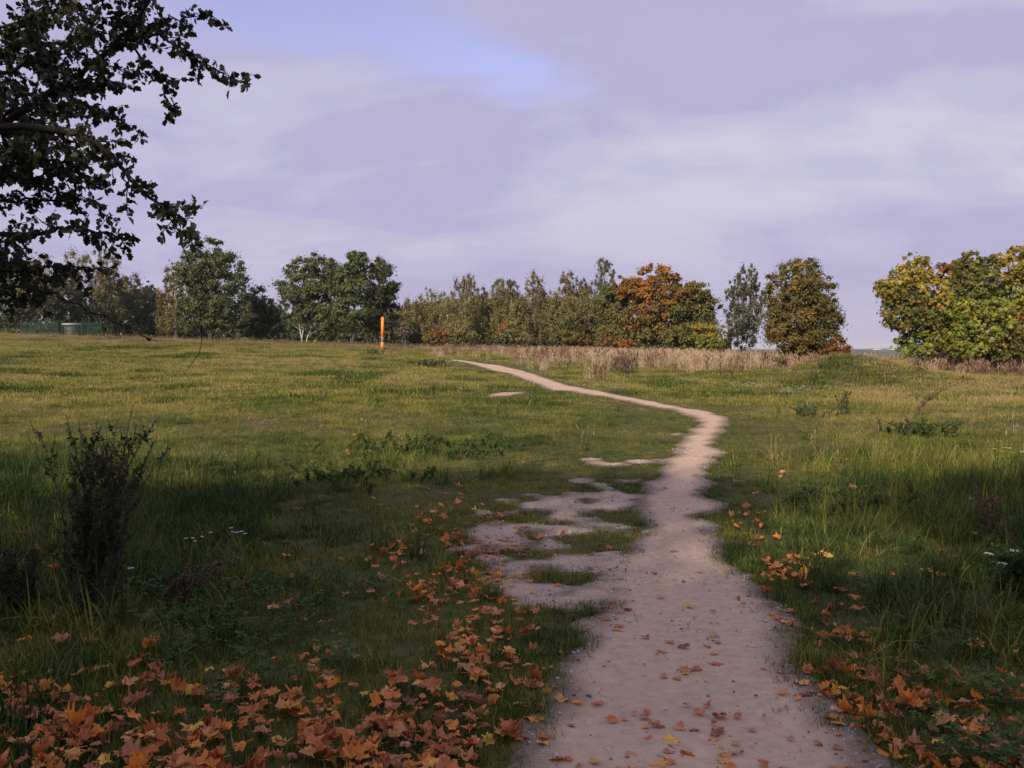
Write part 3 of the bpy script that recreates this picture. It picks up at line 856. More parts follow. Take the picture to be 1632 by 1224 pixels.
def tree(name, label, cat, dist, bx, lobes, n=6000, leaf=0.2, style='leafy', trunk='bark', tr=0.16, group=None, seed=0, base_z=None, stems=1, clump=0.30, trunk_top=None, depthf=1.0, limbs=14):
    r = np.random.default_rng(1000 + seed)
    x = at(bx, 556, dist).x
    bz = h1(x, dist) if base_z is None else base_z
    base = (x, dist, bz)
    root = empty(name, base)
    tag(root, label, cat, group)
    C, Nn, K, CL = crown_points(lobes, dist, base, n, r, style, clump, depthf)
    ok = C[:, 2] > 0.05
    C, Nn, K = C[ok], Nn[ok], K[ok]
    sz = leaf * (1.2 if style != 'maple' else 1.1) * r.uniform(0.65, 1.35, len(C))
    if style == 'maple':
        v, f, c = maple_cards(C, Nn, sz, K, r)
    else:
        v, f, c = leaf_cards(C, Nn, sz, K, r, 0.62 if style != 'birch' else 0.5)
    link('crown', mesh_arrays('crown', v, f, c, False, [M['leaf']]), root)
    top = max(l[1] * -1 + l[3] for l in lobes)
    tl = max(lobes, key=lambda l: -l[1] + l[3])
    tp = np.array(at(tl[0], tl[1] - tl[3] * 0.55, dist)) - np.array(base)
    for s in range(stems):
        o = np.array([(s - (stems - 1) / 2) * tr * 3.2, r.normal(0, .2) if stems > 1 else 0, 0])
        lb = lobes[s % len(lobes)]
        e = tp if stems == 1 else np.array(at(lb[0] + r.normal(0, 6), lb[1] - lb[3] * 0.3, dist + r.normal(0, .5))) - np.array(base)
        ts = np.linspace(0, 1, 9)
        pts = o + (e - o) * ts[:, None]
        pts[1:-1] += r.normal(0, 1, (7, 3)) * np.array([1, 1, 0]) * np.linalg.norm(e) * 0.012
        pts[0, 2] = -0.25
        mb = MB()
        mb.tube(pts, tr * (1 - 0.86 * ts) * (1 + 0.5 * np.exp(-ts * 12)), 8)
        sel = r.permutation(len(CL))[:limbs // stems]
        for ci in sel:
            d = CL[ci]
            frac = np.clip(d[2] / max(e[2], .1) - 0.22, 0.12, 0.93)
            a = o + (e - o) * frac
            mid = a * 0.5 + d * 0.5 + np.array([0, 0, -0.08 * np.linalg.norm(d - a)])
            rr = tr * (1 - 0.86 * frac) * 0.5
            mb.tube([a, mid, d], [rr, rr * .6, rr * .2], 5, False)
        mb.build('trunk', M[trunk], root, True)
    return root

# left: wood beyond the fence
tree('woodland_tree', 'dark leafy tree at the far left behind the hawthorn branches and green fence', 'tree', 118, 35, [(20, 470, 55, 55, 'dark'), (60, 450, 45, 40, 'willow'), (60, 500, 55, 35, 'dark')], 7000, .24, seed=1)
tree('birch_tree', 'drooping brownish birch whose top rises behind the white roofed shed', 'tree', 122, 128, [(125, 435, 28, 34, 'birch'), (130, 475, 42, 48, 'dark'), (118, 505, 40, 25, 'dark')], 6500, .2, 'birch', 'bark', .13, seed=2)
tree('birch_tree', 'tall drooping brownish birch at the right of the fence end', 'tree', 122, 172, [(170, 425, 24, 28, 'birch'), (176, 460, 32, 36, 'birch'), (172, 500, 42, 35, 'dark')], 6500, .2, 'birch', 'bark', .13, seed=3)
tree('woodland_tree', 'dark tree with a brownish crown left of the small spruce top', 'tree', 126, 212, [(208, 462, 26, 26, 'birch'), (210, 500, 40, 34, 'dark')], 5200, .22, seed=4)
tree('conifer_tree', 'dark pointed conifer top behind the yellowing birch', 'tree', 132, 238, [(238, 462, 10, 16, 'dark'), (238, 484, 18, 20, 'dark'), (238, 510, 24, 22, 'dark')], 3600, .22, seed=5)
tree('birch_tree', 'slender yellowing birch with a white trunk beside the big green ash', 'tree', 104, 281, [(278, 440, 17, 22, 'gold'), (270, 475, 22, 30, 'gold'), (268, 508, 20, 24, 'birch')], 3600, .17, 'birch', 'birch', .15, seed=6)
tree('ash_tree', 'large rounded green ash tree standing alone left of the orange post', 'tree', 100, 335, [(338, 412, 34, 32, 'ash'), (308, 430, 32, 36, 'ash'), (362, 440, 33, 36, 'ash'), (335, 465, 56, 40, 'ash'), (312, 500, 40, 32, 'ash'), (362, 500, 40, 32, 'ash')], 15000, .2, tr=.2, seed=7, clump=.34)
tree('shrub_tree', 'low dark tree between the rounded ash and the green clump', 'tree', 108, 415, [(410, 482, 28, 28, 'dark'), (430, 505, 26, 30, 'dark'), (402, 515, 30, 24, 'dark')], 6000, .2, seed=8)
# clump beside the post
tree('ash_tree', 'broad green tree with pale stems, left of the clump by the post', 'tree', 97, 484, [(500, 428, 40, 26, 'ash'), (475, 460, 33, 36, 'ash'), (520, 465, 38, 40, 'ash'), (480, 498, 34, 22, 'ash'), (520, 505, 34, 24, 'ash')], 13000, .2, 'leafy', 'birch', .042, seed=9, stems=3, clump=.34)
tree('ash_tree', 'tall pointed green tree in the middle of the clump by the post', 'tree', 96, 561, [(572, 420, 20, 22, 'ash'), (566, 452, 32, 32, 'ash'), (562, 495, 34, 32, 'ash')], 8500, .2, tr=.16, seed=10, clump=.36)
tree('ash_tree', 'dark green tree right behind the orange post', 'tree', 98, 600, [(606, 430, 18, 19, 'ash'), (612, 458, 23, 26, 'dark'), (604, 494, 32, 34, 'dark'), (618, 505, 20, 18, 'dark')], 8500, .2, tr=.15, seed=11, clump=.36)
# birch wood in the middle
W = 'trees of the birch wood'
mid = [
 (655, 128, 22, [(655, 505, 17, 22, 'willow'), (652, 530, 22, 16, 'willow')], 'willow_tree', 'small olive willow just right of the dark clump', 'bark'),
 (683, 128, 0, [(684, 490, 14, 22, 'willow'), (680, 520, 24, 24, 'willow')], 'birch_tree', 'pointed olive birch above the dark walker', 'birch'),
 (712, 126, 0, [(712, 488, 15, 22, 'willow'), (712, 520, 26, 26, 'willow')], 'birch_tree', 'pointed olive birch left of the tall bare topped birch', 'birch'),
 (740, 118, 0, [(743, 458, 15, 17, 'birch'), (748, 490, 16, 22, 'willow'), (738, 525, 24, 22, 'willow')], 'birch_tree', 'tall birch with a ragged brown top and a white trunk', 'birch'),
 (768, 122, 0, [(768, 480, 10, 16, 'willow'), (768, 512, 24, 30, 'willow')], 'birch_tree', 'narrow olive birch right of the ragged brown topped birch', 'birch'),
 (796, 120, 0, [(796, 468, 12, 18, 'willow'), (796, 505, 24, 34, 'willow')], 'birch_tree', 'pointed green birch left of the white trunk', 'birch'),
 (814, 112, 0, [(815, 462, 8, 14, 'grey'), (820, 490, 13, 22, 'willow'), (822, 525, 20, 22, 'willow')], 'birch_tree', 'thin birch with a bright white trunk in the middle of the wood', 'birch'),
 (851, 114, 0, [(851, 460, 12, 18, 'gold'), (848, 488, 24, 22, 'birch'), (852, 520, 26, 26, 'birch')], 'birch_tree', 'golden brown pyramidal birch in the middle of the wood', 'bark'),
 (878, 116, 0, [(874, 492, 12, 9, 'orange'), (878, 516, 18, 26, 'birch')], 'maple_sapling', 'small maple with an orange patch beside the golden birch', 'bark'),
 (901, 110, 0, [(903, 456, 10, 20, 'birch'), (898, 485, 20, 24, 'willow'), (896, 518, 22, 26, 'willow')], 'birch_tree', 'slim pointed birch with a pale trunk right of the golden birch', 'birch'),
 (924, 108, 0, [(925, 466, 12, 18, 'grey'), (926, 495, 18, 28, 'willow'), (928, 525, 20, 20, 'dark')], 'birch_tree', 'birch with a thin pale trunk next to the orange maple group', 'birch'),
 (962, 118, 0, [(963, 440, 13, 22, 'grey'), (958, 475, 18, 26, 'grey'), (955, 510, 24, 30, 'green')], 'poplar_tree', 'tall narrow grey green tree behind the orange maple group', 'bark'),
]
for k, (bx, d, _, lo, nm, lab, bk) in enumerate(mid):
    lo = [(a, b - 3, c * 1.35, e * 1.12, p) for a, b, c, e, p in lo] + [(bx, 538, 26, 16, lo[-1][4])]
    tree(nm, lab, 'tree', d, bx, lo, 5200, .18, 'birch', bk, .10, W, 30 + k, clump=.36, limbs=8)
# orange maple group
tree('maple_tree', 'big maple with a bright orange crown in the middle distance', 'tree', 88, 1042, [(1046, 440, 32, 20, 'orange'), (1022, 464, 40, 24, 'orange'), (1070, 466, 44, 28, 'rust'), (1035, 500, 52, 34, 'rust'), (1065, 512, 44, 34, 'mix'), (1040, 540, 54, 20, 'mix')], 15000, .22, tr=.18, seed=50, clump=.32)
tree('maple_tree', 'yellow topped maple at the left of the orange one', 'tree', 90, 985, [(990, 458, 24, 15, 'gold'), (980, 485, 30, 26, 'mix'), (985, 520, 34, 30, 'mix')], 9000, .2, tr=.14, seed=51, clump=.34)
tree('maple_tree', 'dark green maple with yellow flecks at the right of the orange one', 'tree', 89, 1112, [(1108, 472, 28, 22, 'mix'), (1118, 500, 30, 30, 'mix'), (1108, 530, 38, 26, 'green')], 9500, .2, tr=.14, seed=52, clump=.34)
tree('maple_sapling', 'low yellow green maple in front of the dark green one', 'tree', 82, 1124, [(1122, 528, 20, 14, 'yellow'), (1126, 546, 20, 14, 'lime')], 2600, .18, tr=.07, seed=53)
tree('birch_tree', 'loose grey green birch with sky showing through, right of the maples', 'tree', 86, 1184, [(1192, 446, 20, 22, 'grey'), (1172, 466, 18, 22, 'grey'), (1205, 478, 16, 24, 'grey'), (1184, 500, 30, 30, 'grey'), (1180, 535, 28, 22, 'dark')], 7000, .16, 'birch', 'birch', .065, seed=54, clump=.26)
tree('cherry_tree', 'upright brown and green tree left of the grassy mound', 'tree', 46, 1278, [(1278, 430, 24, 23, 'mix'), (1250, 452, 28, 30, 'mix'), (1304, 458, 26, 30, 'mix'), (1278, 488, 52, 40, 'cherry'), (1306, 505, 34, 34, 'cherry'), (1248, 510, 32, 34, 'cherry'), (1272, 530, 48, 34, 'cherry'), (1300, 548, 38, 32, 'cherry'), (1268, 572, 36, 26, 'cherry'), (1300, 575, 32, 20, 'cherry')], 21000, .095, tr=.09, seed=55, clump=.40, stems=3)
tree('shrub', 'small russet bush at the right foot of the brown and green tree', 'shrub', 45, 1330, [(1328, 556, 26, 18, 'redtip')], 1400, .09, tr=.02, seed=56)
# maples at the right
tree('maple_tree', 'yellow leaved maple at the left end of the right hand group', 'tree', 41, 1460, [(1462, 432, 30, 27, 'yellow'), (1430, 455, 24, 24, 'yellow'), (1408, 462, 14, 20, 'yellow'), (1470, 475, 48, 36, 'yellow'), (1440, 495, 34, 30, 'mix'), (1480, 515, 44, 34, 'green'), (1465, 548, 40, 24, 'lime')], 7600, .15, 'maple', tr=.09, seed=60, clump=.36)
tree('maple_tree', 'red tinged maple top behind the yellow maple', 'tree', 46, 1515, [(1512, 438, 22, 22, 'redtip'), (1520, 475, 34, 34, 'mix'), (1520, 520, 34, 34, 'green')], 4200, .15, 'maple', tr=.08, seed=61, clump=.36)
tree('maple_tree', 'green maple with several upright tips behind the lime one', 'tree', 45, 1556, [(1546, 424, 20, 24, 'green'), (1578, 424, 18, 22, 'green'), (1560, 460, 40, 34, 'green')], 4600, .15, 'maple', tr=.08, seed=62, clump=.36)
tree('maple_tree', 'lime green maple low in front of the right hand group', 'tree', 40, 1562, [(1545, 498, 40, 26, 'lime'), (1580, 515, 40, 34, 'lime'), (1545, 545, 38, 30, 'lime'), (1600, 552, 36, 26, 'mix')], 5600, .15, 'maple', tr=.08, seed=63, clump=.36)
tree('maple_tree', 'golden maple cut off by the right edge of the picture', 'tree', 42, 1640, [(1615, 420, 24, 26, 'yellow'), (1650, 430, 34, 40, 'yellow'), (1630, 470, 44, 36, 'lime'), (1640, 530, 50, 44, 'rust')], 6500, .15, 'maple', tr=.1, seed=64, clump=.36)
tree('maple_sapling', 'thin young maple standing in the grass right of the mound', 'tree', 35, 1464, [(1463, 566, 22, 14, 'green'), (1458, 590, 24, 14, 'cherry')], 110, .10, 'maple', tr=.02, seed=65)

# shrubs at the foot of the wood
for k, (bx, d, lo, lab) in enumerate([
    (822, 96, [(822, 530, 26, 22, 'willow'), (808, 540, 22, 14, 'dark')], 'grey green willow bush at the foot of the golden birch'),
    (808, 98, [(808, 528, 13, 14, 'orange')], 'small bright orange bush left of the grey green willow bush'),
    (700, 100, [(702, 535, 16, 12, 'redtip'), (690, 540, 14, 8, 'cherry')], 'reddish brown bush beside the end of the path'),
    (735, 100, [(735, 530, 22, 18, 'willow')], 'rounded olive bush behind the reddish brown bush'),
    (900, 94, [(898, 538, 22, 14, 'mix'), (925, 542, 20, 12, 'rust')], 'mixed green and rusty bush left of the maple group'),
    (660, 104, [(662, 541, 10, 8, 'dark')], 'small dark bush close to the walker'),
    (970, 86, [(965, 546, 22, 10, 'rust'), (995, 548, 16, 8, 'orange')], 'low orange brown bush under the yellow topped maple'),
    (640, 112, [(634, 525, 22, 14, 'birch')], 'brownish olive bush right of the orange post')]):
    tree('shrub', lab, 'shrub', d, bx, lo, 2600, .15, tr=.04, group='bushes along the edge of the wood', seed=80 + k, clump=.4, limbs=6)

# far wood that reads as one mass behind the single trees
def wood_mass():
    r = np.random.default_rng(77)
    V, Fc, Cc = [], [], []; off = 0
    def band(px0, px1, tops, d, n, pals, leaf):
        nonlocal off
        px = r.uniform(px0, px1, n)
        top = np.interp(px, *tops) + 10 * (fbm(px / 14, px * 0, 5, 2) - .5)
        py = np.where(r.random(n) < .35, r.uniform(518, 572, n), top + (565 - top) * r.random(n) ** 0.9)
        dd = d + r.uniform(-4, 4, n)
        a = np.array([np.array(at(x, y, z)) for x, y, z in zip(px, py, dd)])
        c = np.array([pal_pick(pals[int(v * len(pals)) % len(pals)], 1, r)[0] for v in fbm(px / 22, py / 30, 9, 2) * 2.3])
        v, f, c = leaf_cards(a, r.normal(size=(n, 3)) + np.array([0, -.6, .4]), leaf * r.uniform(.7, 1.4, n), c, r)
        V.append(v); Fc.append(f + off); Cc.append(c); off += len(v)
    band(-260, 450, ([-260, 0, 90, 200, 250, 300, 450], [420, 435, 455, 460, 470, 480, 485]), 142, 26000, ['dark', 'dark', 'ash'], .6)
    band(380, 660, ([380, 450, 560, 660], [488, 500, 505, 505]), 128, 15000, ['dark', 'dark', 'ash'], .5)
    band(960, 1165, ([960, 1100, 1165], [528, 530, 548]), 104, 6000, ['dark', 'mix'], .36)
    band(610, 1010, ([610, 660, 760, 860, 960, 1010], [500, 482, 476, 472, 474, 500]), 140, 26000, ['willow', 'dark', 'birch'], .5)
    o = link('woodland', mesh_arrays('woodland', np.concatenate(V), np.concatenate(Fc), np.concatenate(Cc), False, [M['leaf']]))
    tag(o, 'dense far woodland closing the view behind the single trees', kind='stuff')
wood_mass()

# big maples behind the viewer: their shade lies over the foreground, their leaves on the ground
def shade_maples():
    r = np.random.default_rng(91)
    hgt = 15.0
    cl = []
    for _ in range(110):
        u = r.normal(size=3); u /= np.linalg.norm(u)
        cl.append(np.array([0, 0, 9.0]) + u * r.random() ** .4 * np.array([4.3, 4.3, 5.6]))
    cl = np.array(cl); n = 17000
    w = r.integers(0, len(cl), n)
    g = r.normal(size=(n, 3)); g /= np.linalg.norm(g, axis=1, keepdims=True)
    P = cl[w] + g * (r.random(n) ** .5)[:, None] * np.array([1.15, 1.15, .8])
    v, f, c = leaf_cards(P, g + r.normal(size=(n, 3)) * .5 + np.array([0, 0, .5]), .24 * r.uniform(.7, 1.3, n), pal_pick('rust', n, r), r, .9)
    crown = mesh_arrays('crown', v, f, c, False, [M['leaf']])
    mb = MB()
    ts = np.linspace(0, 1, 8)
    mb.tube(np.c_[.15 * np.sin(ts * 5), .1 * np.cos(ts * 4), ts * 12.5 - .2], .27 * (1 - .85 * ts) * (1 + .5 * np.exp(-ts * 12)), 10)
    for d in cl[r.permutation(len(cl))[:26]]:
        b = np.array([.1, 0, max(2.4, d[2] * .62)])
        mb.tube([b, b * .5 + d * .5 + np.array([0, 0, -.3]), d], [.09, .05, .015], 6, False)
    trunk = mb.mesh('trunk', [M['bark']], True)
    spots = SHADE
    for k, (x, y, s, rz) in enumerate(spots):
        o = empty('maple_tree', (x, y, h1(x, y))); o.scale = (s, s, s); o.rotation_euler.z = rz
        tag(o, 'autumn maple behind the viewer, shading the foreground', 'tree', 'maples behind the viewer')
        link('crown', crown, o); link('trunk', trunk, o)
SHADE = [(-26, -14, 1.0, .3), (-18, -13, .95, 1.9), (-10.5, -15, 1.05, 3.1), (-3.5, -14, .98, 4.4), (3.5, -15.5, 1.0, 5.3), (10.5, -14, .92, .9)]
shade_maples()

# ------------------------------------------------------------------ hawthorn whose branches hang into the picture at the left
def hawthorn():
    r = np.random.default_rng(123)
    bx, by = -5.6, 6.2
    bz = h1(bx, by)
    root = empty('hawthorn_tree', (bx, by, bz))
    tag(root, 'dark hawthorn tree with lobed leaves hanging in from the upper left', 'tree')
    B = np.array([bx, by, bz])
    W3 = lambda px, py, d: np.array(at(px, py, d)) - B
    limbs = [   # traced limbs: (px, py, distance), start radius, twig length, leaf density
        ([(-420, 420, 6.1), (-160, 300, 5.9), (40, 178, 5.6), (120, 118, 5.5), (200, 62, 5.4), (232, 10, 5.3), (250, -60, 5.3)], .030, .30, 1.0),
        ([(200, 62, 5.4), (255, 58, 5.3), (300, 85, 5.2), (345, 112, 5.15), (398, 140, 5.1)], .010, .13, 1.0),
        ([(160, 95, 5.5), (220, 50, 5.5), (280, 28, 5.5), (335, 22, 5.45)], .009, .20, 1.0),
        ([(205, 75, 5.4), (245, 105, 5.4), (262, 140, 5.4), (268, 188, 5.4)], .008, .13, 1.2),
        ([(-300, 330, 5.2), (-60, 205, 5.2), (85, 200, 5.1), (150, 225, 5.05), (192, 262, 5.0), (232, 310, 5.0), (265, 333, 4.95), (290, 388, 4.9)], .024, .20, 1.0),
        ([(238, 316, 5.0), (280, 330, 5.0), (326, 326, 5.0)], .006, .08, 1.0),
        ([(60, 165, 5.5), (120, 165, 5.5), (170, 180, 5.5), (214, 200, 5.5)], .010, .20, 1.1),
        ([(-240, 450, 5.6), (-60, 380, 5.5), (60, 372, 5.4), (115, 360, 5.4), (165, 372, 5.4), (222, 381, 5.4)], .018, .15, 1.0),
        ([(110, 362, 5.4), (150, 382, 5.4), (188, 402, 5.4)], .006, .10, 1.0),
        ([(-200, 500, 5.8), (-40, 440, 5.8), (60, 425, 5.8), (110, 425, 5.8), (145, 432, 5.8)], .016, .20, 1.1),
        ([(-160, 520, 5.5), (-20, 455, 5.5), (70, 462, 5.5), (150, 498, 5.5), (205, 520, 5.5), (235, 540, 5.5), (252, 545, 5.5)], .010, .12, .06),
        ([(-260, 200, 6.4), (-60, 120, 6.4), (60, 60, 6.3), (110, 10, 6.3), (140, -60, 6.3)], .022, .34, 1.1),
        ([(-200, 260, 6.5), (-20, 230, 6.4), (60, 255, 6.3), (120, 275, 6.2), (170, 290, 6.2)], .016, .28, 1.1),
        ([(-200, 340, 6.3), (-30, 320, 6.2), (50, 318, 6.2), (110, 320, 6.1), (160, 318, 6.0)], .014, .22, 1.0),
        ([(-220, 100, 5.9), (-40, 60, 5.9), (40, 30, 5.9), (100, -10, 5.9)], .016, .34, 1.1),
        ([(-120, 330, 6.6), (-20, 390, 6.6), (30, 430, 6.6), (60, 470, 6.5)], .012, .26, 1.3),
        ([(-120, 420, 6.0), (-20, 460, 6.0), (30, 480, 6.0), (80, 470, 6.0)], .010, .2, 1.0),
        ([(-60, 120, 5.3), (30, 110, 5.3), (100, 75, 5.3), (150, 40, 5.3), (175, -10, 5.3)], .012, .26, 1.0),
        ([(-140, 180, 5.7), (0, 190, 5.7), (70, 150, 5.7), (130, 145, 5.6), (185, 130, 5.6)], .012, .26, 1.2),
        ([(-140, 270, 5.9), (0, 280, 5.9), (60, 285, 5.9), (120, 250, 5.9), (165, 240, 5.8)], .012, .26, 1.2),
    ]
    # the rest of the crown, out of the picture
    for k in range(16):
        a = r.uniform(1.0, 5.6); e = r.uniform(.35, 1.2); L = r.uniform(1.6, 2.6)
        s = np.array([0, 0, r.uniform(1.3, 2.2)])
        d = np.array([math.cos(a) * math.cos(e), math.sin(a) * math.cos(e), math.sin(e)])
        pts = [s + d * L * t + np.array([0, 0, -.25 * t * t]) for t in (0, .33, .66, 1)]
        limbs.append((pts, .03, .5, .55))
    wood = MB(); LC, LN, LT, LS = [], [], [], []
    def leaves_along(pts, dens, gap=.0125):
        seg = np.linalg.norm(np.diff(pts, axis=0), axis=1); cum = np.r_[0, np.cumsum(seg)]
        for s in np.arange(.02, cum[-1], gap / max(dens, .05)):
            p = np.array([np.interp(s, cum, pts[:, k]) for k in range(3)])
            for _ in range(r.integers(1, 3)):
                d = r.normal(size=3); d[2] -= .55; d /= np.linalg.norm(d)
                nn = r.normal(size=3) + np.array([0, 0, .6])
                size = r.uniform(.022, .046)
                LC.append(p + d * size * .75); LN.append(nn); LT.append(d); LS.append(size)
    for pts, rad, tw, dens in limbs:
        raw = np.array([W3(*p) if abs(p[0]) > 12 or abs(p[1]) > 12 else np.array(p) for p in pts])
        # smooth the traced line
        t0 = np.linspace(0, 1, len(raw)); t = np.linspace(0, 1, len(raw) * 4)
        P = np.stack([np.interp(t, t0, raw[:, k]) for k in range(3)], -1)
        P[1:-1] = (P[:-2] + P[1:-1] * 2 + P[2:]) / 4
        P[1:-1] += r.normal(0, .008, P[1:-1].shape)
        wood.tube(P, rad * (1 - .88 * t), 6)
        seg = np.linalg.norm(np.diff(P, axis=0), axis=1); cum = np.r_[0, np.cumsum(seg)]
        leaves_along(P[len(P) // 3:], dens * .6)
        for s in np.arange(.12, cum[-1], .06 / max(dens, .3)):
            p = np.array([np.interp(s, cum, P[:, k]) for k in range(3)])
            j = min(np.searchsorted(cum, s), len(P) - 1); tan = P[j] - P[j - 1]; tan /= np.linalg.norm(tan) + 1e-9
            d = r.normal(size=3); d -= tan * (d @ tan); d /= np.linalg.norm(d); d = d + tan * .7; d[2] -= .1; d /= np.linalg.norm(d)
            L = tw * r.uniform(.5, 1.5) * (1 - .45 * s / cum[-1])
            e = p + d * L + np.array([0, 0, -.3 * L * L])
            T = np.array([p, p * .5 + e * .5 + r.normal(0, .012, 3), e])
            wood.tube(T, [.0035, .0025, .001], 4, False)
            leaves_along(T, dens * 1.05)
            if L > .2:
                d2 = d + r.normal(0, .6, 3); d2 /= np.linalg.norm(d2)
                T2 = np.array([T[1], T[1] + d2 * L * .3, T[1] + d2 * L * .6 + np.array([0, 0, -.02])])
                wood.tube(T2, [.0025, .002, .001], 4, False); leaves_along(T2, dens)
    # bare hanging twig
    tw = np.array([W3(322, 540, 5.1), W3(318, 562, 5.1), W3(305, 580, 5.1), W3(293, 598, 5.1)])
    up = np.array([W3(290, 388, 4.9), W3(308, 440, 5.0), W3(320, 500, 5.05), W3(322, 540, 5.1)])
    wood.tube(np.vstack([up[:-1], tw]), [.0022, .002, .002, .0022, .002, .0018, .001], 5)
    ts = np.linspace(0, 1, 8)
    wood.tube(np.c_[.15 * np.sin(ts * 4), .1 * ts, ts * 3.4 - .2], .12 * (1 - .7 * ts) * (1 + .6 * np.exp(-ts * 10)), 10)
    for pts, rad, tw_, dens in limbs[:20]:
        p0 = W3(*pts[0]) if abs(pts[0][0]) > 12 else None
        if p0 is not None and pts[0][0] < -50:
            b = np.array([.05, .05, min(max(.9, p0[2] - .7), 2.6)])
            wood.tube([b, b * .5 + p0 * .5 + np.array([0, 0, .1]), p0], [.055, .045, rad], 7, False)
    wood.build('trunk', mat_simple('hawthorn_bark', (.032, .027, .022), .9, .1, .3, 14, .5), root, True)
    # lobed leaves
    n = len(LC); C = np.array(LC); T = np.array(LT); Nn = np.array(LN); S = np.array(LS)
    Nn -= T * (Nn * T).sum(1, keepdims=True); Nn /= np.linalg.norm(Nn, axis=1, keepdims=True) + 1e-9
    Bn = np.cross(Nn, T)
    out = [(-.95, 0), (-.6, .26), (-.25, .62), (.0, .45), (.35, .74), (.55, .42), (1.0, .16), (1.0, -.16), (.55, -.42), (.35, -.74), (.0, -.45), (-.25, -.62), (-.6, -.26)]
    m = len(out)
    base = np.array([[.1, 0, 0]] + [[u, w, .25 * abs(w) - .1 * u * u] for u, w in out])
    tri = np.array([[0, k + 1, (k + 1) % m + 1] for k in range(m)])
    colr = pal_pick('haw', n, r) * r.uniform(.7, 1.3, (n, 1))
    world_px, world_py = project(C[:, 0] + bx, C[:, 1] + by, C[:, 2] + bz)
    inview = (world_px > 5) & (world_px < 420) & (world_py > 3) & (world_py < 470)
    score = np.where(inview, world_px * .012 + S * 60 - (C[:, 1] + by) * .5, -99)
    big = np.argsort(-score)[:300]
    rest = np.ones(n, bool); rest[big] = False
    k = rest.nonzero()[0]
    V = C[k][:, None] + (S[k] * .62)[:, None, None] * (base[None, :, 0:1] * T[k][:, None] + base[None, :, 1:2] * Bn[k][:, None] + base[None, :, 2:3] * Nn[k][:, None])
    f = (np.arange(len(k))[:, None, None] * (m + 1) + tri[None]).reshape(-1, 3)
    o = link('foliage', mesh_arrays('foliage', V.reshape(-1, 3), f, np.repeat(colr[k], m + 1, 0), False, [M['hawthorn']]), root)
    o['kind'] = 'stuff'
    lm = [mesh_arrays('leaf', base * .62, tri, np.tile(c, (m + 1, 1)), False, [M['hawthorn']]) for c in [p[0] for p in PAL['haw']]]
    for q_ in big:
        lo = bpy.data.objects.new('leaf', lm[int(r.integers(len(lm)))]); col.objects.link(lo); lo.parent = root
        mt = Matrix(np.vstack([np.c_[T[q_], Bn[q_], Nn[q_]], [0, 0, 0]]).tolist() if False else np.block([[np.c_[T[q_], Bn[q_], Nn[q_]] * S[q_], C[q_][:, None]], [np.zeros((1, 3)), np.ones((1, 1))]]).tolist())
        lo.matrix_local = mt
    return n
PAL['haw'] = [((0.035, 0.045, 0.018), 5), ((0.048, 0.055, 0.022), 3), ((0.028, 0.036, 0.016), 3), ((0.085, 0.07, 0.03), .6)]
print('hawthorn leaves', hawthorn())

# ------------------------------------------------------------------ herbs
def mugwort(name, label, px, py, hgt, n_stems, lean, spread, seed, leafc, seedc, dens=1.0, bow=0.35, cat='plant', spike=True):
    r = np.random.default_rng(seed)
    x, y = gp(px, py); z = h1(x, y)
    root = empty(name, (x, y, z)); tag(root, label, cat)
    C, Nn, S, K = [], [], [], []
    sp_v = MB()
    for s in range(n_stems):
        a = r.uniform(0, 6.283)
        bs = .07 if spread < .5 else spread * .42
        o = np.array([r.normal(0, bs), r.normal(0, bs), -.03])
        tl = min(spread, .32 if spike else .6)
        tilt = np.array([lean + r.normal(0, tl), r.normal(0, tl), 0])
        H = hgt * r.uniform(.72, 1.03)
        ts = np.linspace(0, 1, 9)
        P = o + ts[:, None] * np.array([0, 0, H]) + (ts[:, None] ** 1.7) * tilt * H + (ts[:, None] ** 4) * tilt * H * bow
        st = MB(); st.tube(P, .0065 * (1 - .8 * ts), 5)
        def fill(Q, d, lo):
            cum = np.r_[0, np.cumsum(np.linalg.norm(np.diff(Q, axis=0), axis=1))]
            for q_ in np.arange(lo * cum[-1], cum[-1], .0065 / d * (1 if spike else 1.1)):
                t = q_ / cum[-1]
                p = np.array([np.interp(q_, cum, Q[:, k]) for k in range(3)])
                dr = r.normal(size=3); dr[2] = abs(dr[2]) * .8; dr /= np.linalg.norm(dr)
                L = r.uniform(.016, .042) * (1.2 - .8 * t) * ((1.2 if t < .5 else .9) if spike else 1.35)
                C.append(p + dr * L * .5); Nn.append(np.cross(dr, r.normal(size=3))); S.append(L); K.append(leafc if (t < .55 or not spike) else seedc)
        fill(P, dens, .08)
        for b in range(int(15 * dens)):
            t = r.uniform(.22, .95)
            p = np.array([np.interp(t, ts, P[:, k]) for k in range(3)])
            ang = r.uniform(0, 6.283); L = hgt * r.uniform(.10, .26) * (1.15 - .6 * t)
            d = np.array([math.cos(ang) * .55 + tilt[0] * 1.2, math.sin(ang) * .55, .85]); d /= np.linalg.norm(d)
            Q = np.array([p, p + d * L * .5, p + d * L + np.array([0, 0, .02])])
            st.tube(Q, [.0028, .002, .001], 4, False); fill(Q, dens * 1.2, .1)
        st.build('stem', M['bark'] if spike else M['herb_stem'], root)
    C = np.array(C); Nn = np.array(Nn); S = np.array(S); K = np.array(K) * r.uniform(.7, 1.35, (len(C), 1))
    v, f, c = leaf_cards(C, Nn, S * 1.25, K, r, .34 if spike else .5)
    link('foliage', mesh_arrays('foliage', v, f, c, False, [M['herb']]), root)
    return root
mugwort('mugwort_plant', 'tall dark mugwort bush with leaning seed spikes in the left foreground', 150, 985, 1.27, 22, .09, .14, 201, (.045, .062, .022), (.075, .062, .038), .62)
mugwort('mugwort_plant', 'low dark herb at the left edge beside the mugwort bush', 20, 985, .48, 9, .0, .3, 202, (.03, .05, .02), (.05, .045, .03), .9)
